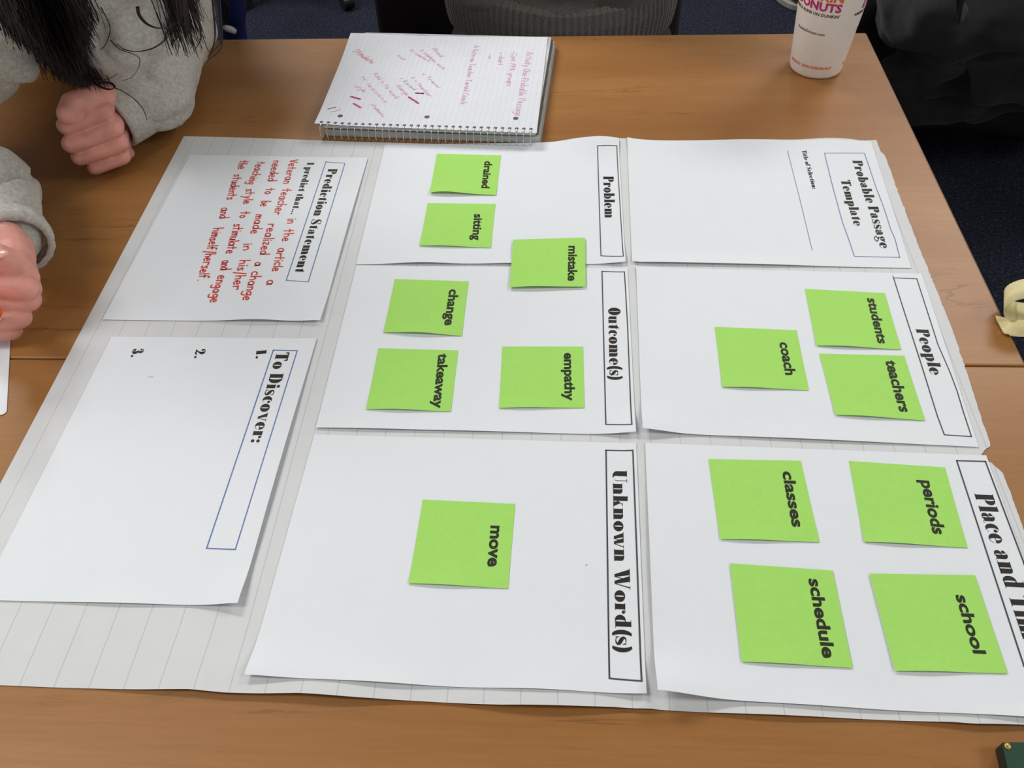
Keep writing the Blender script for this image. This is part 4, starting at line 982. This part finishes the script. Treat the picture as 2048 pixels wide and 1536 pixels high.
    for dx in (0, .7, 1.5, 2.2, -.8):
        loose([(x*K+dx, y*K-dx*.6) for x, y in [(740, 620), (790, 690), (850, 740), (930, 765), (975, 745), (940, 710), (860, 700)]], [.128, .125, .122, .121, .120, .121, .122], .0008)
        loose([(x*K+dx, y*K-dx*.5) for x, y in [(680, 560), (770, 650), (850, 685), (920, 675), (995, 635)]], [.13, .127, .124, .122, .121], .0007)
    loose([(x*K, y*K) for x, y in [(970, 745), (1060, 785), (1150, 850), (1220, 930), (1255, 1024)]], [.121, .12, .119, .116, .112], .0007)
    loose([(x*K, y*K) for x, y in [(940, 340), (1020, 420), (1130, 460), (1190, 500), (1180, 580), (1120, 660), (1040, 690)]], [.145, .138, .134, .132, .13, .128, .126], .0006)
    for dx in (0, 5, 12, 18): loose([(x*K+dx*K, y*K) for x, y in [(1165, 60), (1180, 130), (1240, 200), (1330, 238), (1430, 235), (1500, 190)]], [.2, .19, .18, .175, .17, .17], .0008)
    loose([(x*K, y*K) for x, y in [(860, 60), (940, 240), (900, 380), (850, 430)]], [.19, .17, .15, .14], .0006)
    for e in (0, 14): loose([(x*K+e*K, y*K) for x, y in [(1440, 250), (1400, 340), (1300, 410), (1180, 438), (1060, 425), (980, 370)]], [.16, .155, .15, .145, .14, .14], .0006)
    for j, (x0, y0, x1, y1, x2, y2) in enumerate([(1830, 250, 1820, 380, 1780, 500), (1890, 330, 1870, 430, 1750, 535), (1880, 330, 1850, 400, 1770, 490), (1520, 150, 1530, 330, 1520, 450), (1600, 180, 1640, 380, 1660, 440), (1690, 180, 1710, 330, 1640, 460), (1580, 200, 1610, 330, 1650, 380), (1420, 60, 1440, 200, 1400, 330), (1540, 120, 1520, 300, 1450, 390)]):
        for e in ((0, 9) if j != 3 else (0,)): loose([((x0-30+e)*K, -20), ((x0+e)*K, y0*K), ((x1+e*.7)*K, y1*K), ((x2)*K, y2*K)], [.24, .18, .15, .13], .0006)
    V, Fc = join_geo(parts); hr = put(mobj('hair', V, Fc, M['hair'], None, True)); hr['label'] = 'long dark brown hair'; hr['kind'] = 'stuff'
person_a()

def person_c():
    cx, cy = PCX, 1.425
    t = empty('person', (cx, cy, 0)); tag(t, 'person in charcoal knitted sweater sitting behind the notebook', 'person')
    def put(o):
        o.parent = t; o.matrix_parent_inverse = Matrix.Translation(-t.location); return o
    v = lambda x, y, z: np.array([cx+x, cy+y, TT+z])
    g = [capsule(v(-.08, .06, -.20), .10, v(.08, .06, -.20), .10), capsule(v(0, .05, -.15), .11, v(0, .06, .28), .12), capsule(v(-.17, .06, .36), .05, v(.17, .06, .36), .05), capsule(v(0, .05, .36), .05, v(0, .03, .48), .045),
         ellipsoid((cx, cy+.01, TT+.58), .075, .095, .11), capsule(v(0, -.085, .575), .009, v(0, -.10, .56), .011)]
    for s in (-1, 1):
        sh, el, wr_ = v(s*.20, .06, .34), v(s*.27, .0, .12), v(s*.085, -.13, .15+s*.014)
        g += [capsule(sh, .045, el, .038), capsule(el, .037, wr_, .024), capsule(wr_, .024, wr_+np.array([-s*.03, -.02, 0]), .022)]
        for i in range(4): b = wr_+np.array([-s*.03, -.02, (i-1.5)*.018]); g.append(capsule(b, .009, b+np.array([-s*.06, -.03+.004*i, 0]), .007))
        g.append(capsule(wr_, .014, wr_+np.array([-s*.02, -.01, .06]), .009))
        x = s*.11; g += [capsule(v(x, .06, -.24), .07, v(x+s*.03, -.38, -.22), .05), capsule(v(x+s*.03, -.38, -.22), .045, v(x+s*.03, -.32, -.60), .035)]
    put(remeshed('body', g, .006, M['skin'], None, 2))
    # sweater: torso above a ribbed hem that bulges over the waistband
    sw = []
    for s in (-1, 1):
        sw += [capsule(v(s*.078, .0, -.010), .112, v(s*.08, .02, .30), .115, 20), capsule(v(s*.10, .04, .33), .08, v(s*.20, .06, .33), .065), capsule(v(s*.20, .06, .34), .065, v(s*.27, .0, .12), .055), capsule(v(s*.27, .0, .12), .055, v(s*.12, -.12, .15), .036)]
    sw.append(capsule(v(0, -.012, -.008), .116, v(0, 0, .30), .12, 20))
    def fl(c):
        z = c[2]-TT; ph = math.atan2(c[1]-cy, c[0]-cx)
        return wr(.006, 9, 5)(c)+.004*math.sin(z*95+2.2*math.cos(ph*1.0)+1.0)*math.exp(-((z+.01)/.06)**2)
    put(remeshed('sweater', sw, .006, M['knit'], None, 2, fl))
    n = 420; V = []; Fc = []; prof = [(-.098, .93), (-.098, .985), (-.085, 1.0), (-.060, 1.015), (-.036, 1.0), (-.028, .95)]
    for z, q in prof:
        for k in range(n):
            a = 2*PI*k/n; rb = 1+.010*(1 if (k//2) % 2 else -1)
            x = .190*q*rb*math.cos(a); y = .123*q*rb*math.sin(a)
            V.append(v(x, y, z+.006*math.sin(2*a+.6)+.003*math.sin(5*a)))
    for i in range(len(prof)-1):
        for k in range(n): Fc.append((i*n+k, i*n+(k+1) % n, (i+1)*n+(k+1) % n, (i+1)*n+k))
    o = put(mobj('ribbed_hem', V, Fc, M['knit'], None, False)); solid(o, .003)
    lg = []
    for s in (-1, 1):
        x = s*.11; lg += [capsule(v(x, .08, -.215), .10, v(x+s*.05, -.36, -.20), .08), capsule(v(x+s*.05, -.36, -.20), .07, v(x+s*.04, -.30, -.62), .05), capsule(v(x+s*.04, -.28, -.65), .045, v(x+s*.05, -.42, -.70), .038)]
    lg.append(capsule(v(-.08, .07, -.18), .115, v(.08, .07, -.18), .115))
    put(remeshed('trousers', lg, .009, M['jeans'], None, 2, wr(.004, 14, 2)))
    V, Fc = ellipsoid((cx, cy+.03, TT+.60), .086, .10, .11); put(mobj('hair', V, Fc, M['hair'], None, True))
person_c()

# ------------------------------------------------------------------ dark jacket on the right-hand chair
def jacket():
    t = empty('coat', (1.2, 2.3, 0)); tag(t, 'black winter coat heaped beyond the table at the top right', 'coat')
    def put(o):
        o.parent = t; o.matrix_parent_inverse = Matrix.Translation(-t.location); return o
    def q(px, py, z): return at(px, py, z-TT)
    g = []
    def blk(px0, py0, z0, r0, px1, py1, z1, r1): g.append(capsule(q(px0, py0, z0), r0, q(px1, py1, z1), r1, 20))
    blk(1805, 172, .14, .09, 1940, 168, .15, .09); blk(1940, 172, .15, .09, 2100, 178, .15, .09)
    blk(1800, 90, .28, .085, 1850, -20, .55, .11); blk(1795, 110, .25, .08, 1812, 160, .15, .075)
    blk(1900, 100, .28, .09, 1920, -40, .6, .12); blk(1985, 130, .22, .10, 2110, 120, .26, .11)
    blk(1850, 120, .2, .10, 2060, 145, .2, .10); blk(2000, 20, .46, .11, 2130, 0, .5, .13); blk(1850, -20, .55, .11, 2070, -40, .6, .13)
    blk(2000, 20, .46, .11, 1990, 130, .24, .10); blk(2130, 0, .5, .13, 2120, 170, .2, .12)
    a, b = wr(.034, 5, 4, (1, 1, .6)), wr(.012, 14, 7)
    cr_ = crease(.020, 3.2, 6, 3.0, (1, 1, .45))
    put(remeshed('coat_shell', g, .012, M['jacket'], None, 4, lambda c: a(c)+b(c)*.6+cr_(c)))
    g2 = [capsule(q(1800, 212, .055), .055, q(1950, 222, .055), .055), capsule(q(1950, 222, .055), .055, q(2120, 236, .055), .055),
          capsule(q(1785, 120, .2), .075, q(1800, 200, .08), .06), capsule(q(1775, -20, .5), .09, q(1778, 110, .22), .08)]
    put(remeshed('coat_base', g2, .012, M['jacketd'], None, 2, wr(.012, 8, 8)))  # near-black part along the bottom and left of the heap
    def sheet_of(name, rows, m, th=.006):
        V = []; Fc = []; n = 24; K = 12
        for i in range(K+1):
            s_ = i/K
            for j in range(n+1):
                u = j/n
                a_ = poly_at([np.array(r, float) for r in rows[0]], u); b_ = poly_at([np.array(r, float) for r in rows[1]], u)
                r = a_+(b_-a_)*s_; p = q(r[0], r[1], r[2]); V.append(p+np.array([0, 0, .010*math.sin(u*9+s_*4)*s_]))
        for i in range(K):
            for j in range(n): k = i*(n+1)+j; Fc.append((k, k+1, k+n+2, k+n+1))
        o = mobj(name, V, Fc, m, None, True); solid(o, th); return put(o)
    sheet_of('flap', ([(1930, 122, .372), (1990, 98, .40), (2060, 64, .45), (2130, 34, .49)], [(1945, 196, .25), (1990, 206, .25), (2050, 214, .25), (2130, 222, .25)]), M['jacket'])
    sheet_of('zip_placket', ([(1912, -30, .74), (1914, 50, .55), (1913, 125, .385)], [(1932, -30, .74), (1932, 50, .555), (1931, 125, .39)]), M['jacket'])
jacket()

# ------------------------------------------------------------------ small things beyond the table
def bag():
    t = empty('drawstring_bag', (-.60, 1.40, 0)); tag(t, 'royal blue drawstring bag hanging beside the person in grey', 'bag')
    def put(o):
        o.parent = t; o.matrix_parent_inverse = Matrix.Translation(-t.location); return o
    P = [at(455, 78, -.06), at(485, 78, -.06), at(478, 40, -.02), at(462, -20, .05)]
    g = [capsule(at(468, 110, -.12), .022, at(466, 60, -.06), .020, 16), capsule(at(466, 60, -.06), .020, at(458, -30, .03), .022, 16)]
    put(remeshed('bag_body', g, .003, M['bluec'], None, 2, wr(.004, 30, 1, (1, 1, .4))))
    V, Fc = tube_geo([at(440, -20, .09), at(455, 10, .035), at(452, 35, .0), at(447, 48, -.02)], .0035, 8); put(mobj('strap', V, Fc, M['jacketd'], None, True))
    V, Fc = tube_geo([at(449, 54, -.022), at(455, 57, -.023), at(464, 60, -.026), at(471, 64, -.03)], [.004, .0052, .0052, .004], 10); put(mobj('cord_end', V, Fc, M['cord'], None, True))
bag()
def shoe():
    c = at(1572, -24, -.70)
    t = empty('shoe', (c[0], c[1], 0)); tag(t, 'dark brown shoe on the carpet beyond the cup', 'shoe')
    g = [capsule((0.02, .02, .05), .045, (-.03, .14, .055), .042), capsule((0.02, .02, .05), .044, (.045, -.05, .038), .034), capsule((-.03, .14, .06), .04, (-.03, .15, .12), .04)]
    remeshed('upper', g, .005, M['shoe'], t, 2)
    pts = []
    V = []; n = 32
    for z, k in ((.0, .97), (.016, 1.0), (.02, .96)):
        for i in range(n):
            a = 2*PI*i/n; x = .047*math.cos(a)*k*(1-.12*math.sin(a)); y = .045+.125*math.sin(a)*k; V.append((x-.35*(y-.0)*.6+.02, y, z))
    Fc = [(i, (i+1) % n, n+(i+1) % n, n+i) for i in range(n)]+[(n+i, n+(i+1) % n, 2*n+(i+1) % n, 2*n+i) for i in range(n)]+[tuple(range(n-1, -1, -1)), tuple(range(2*n, 3*n))]
    mobj('sole', V, Fc, M['sole'], t)
shoe()
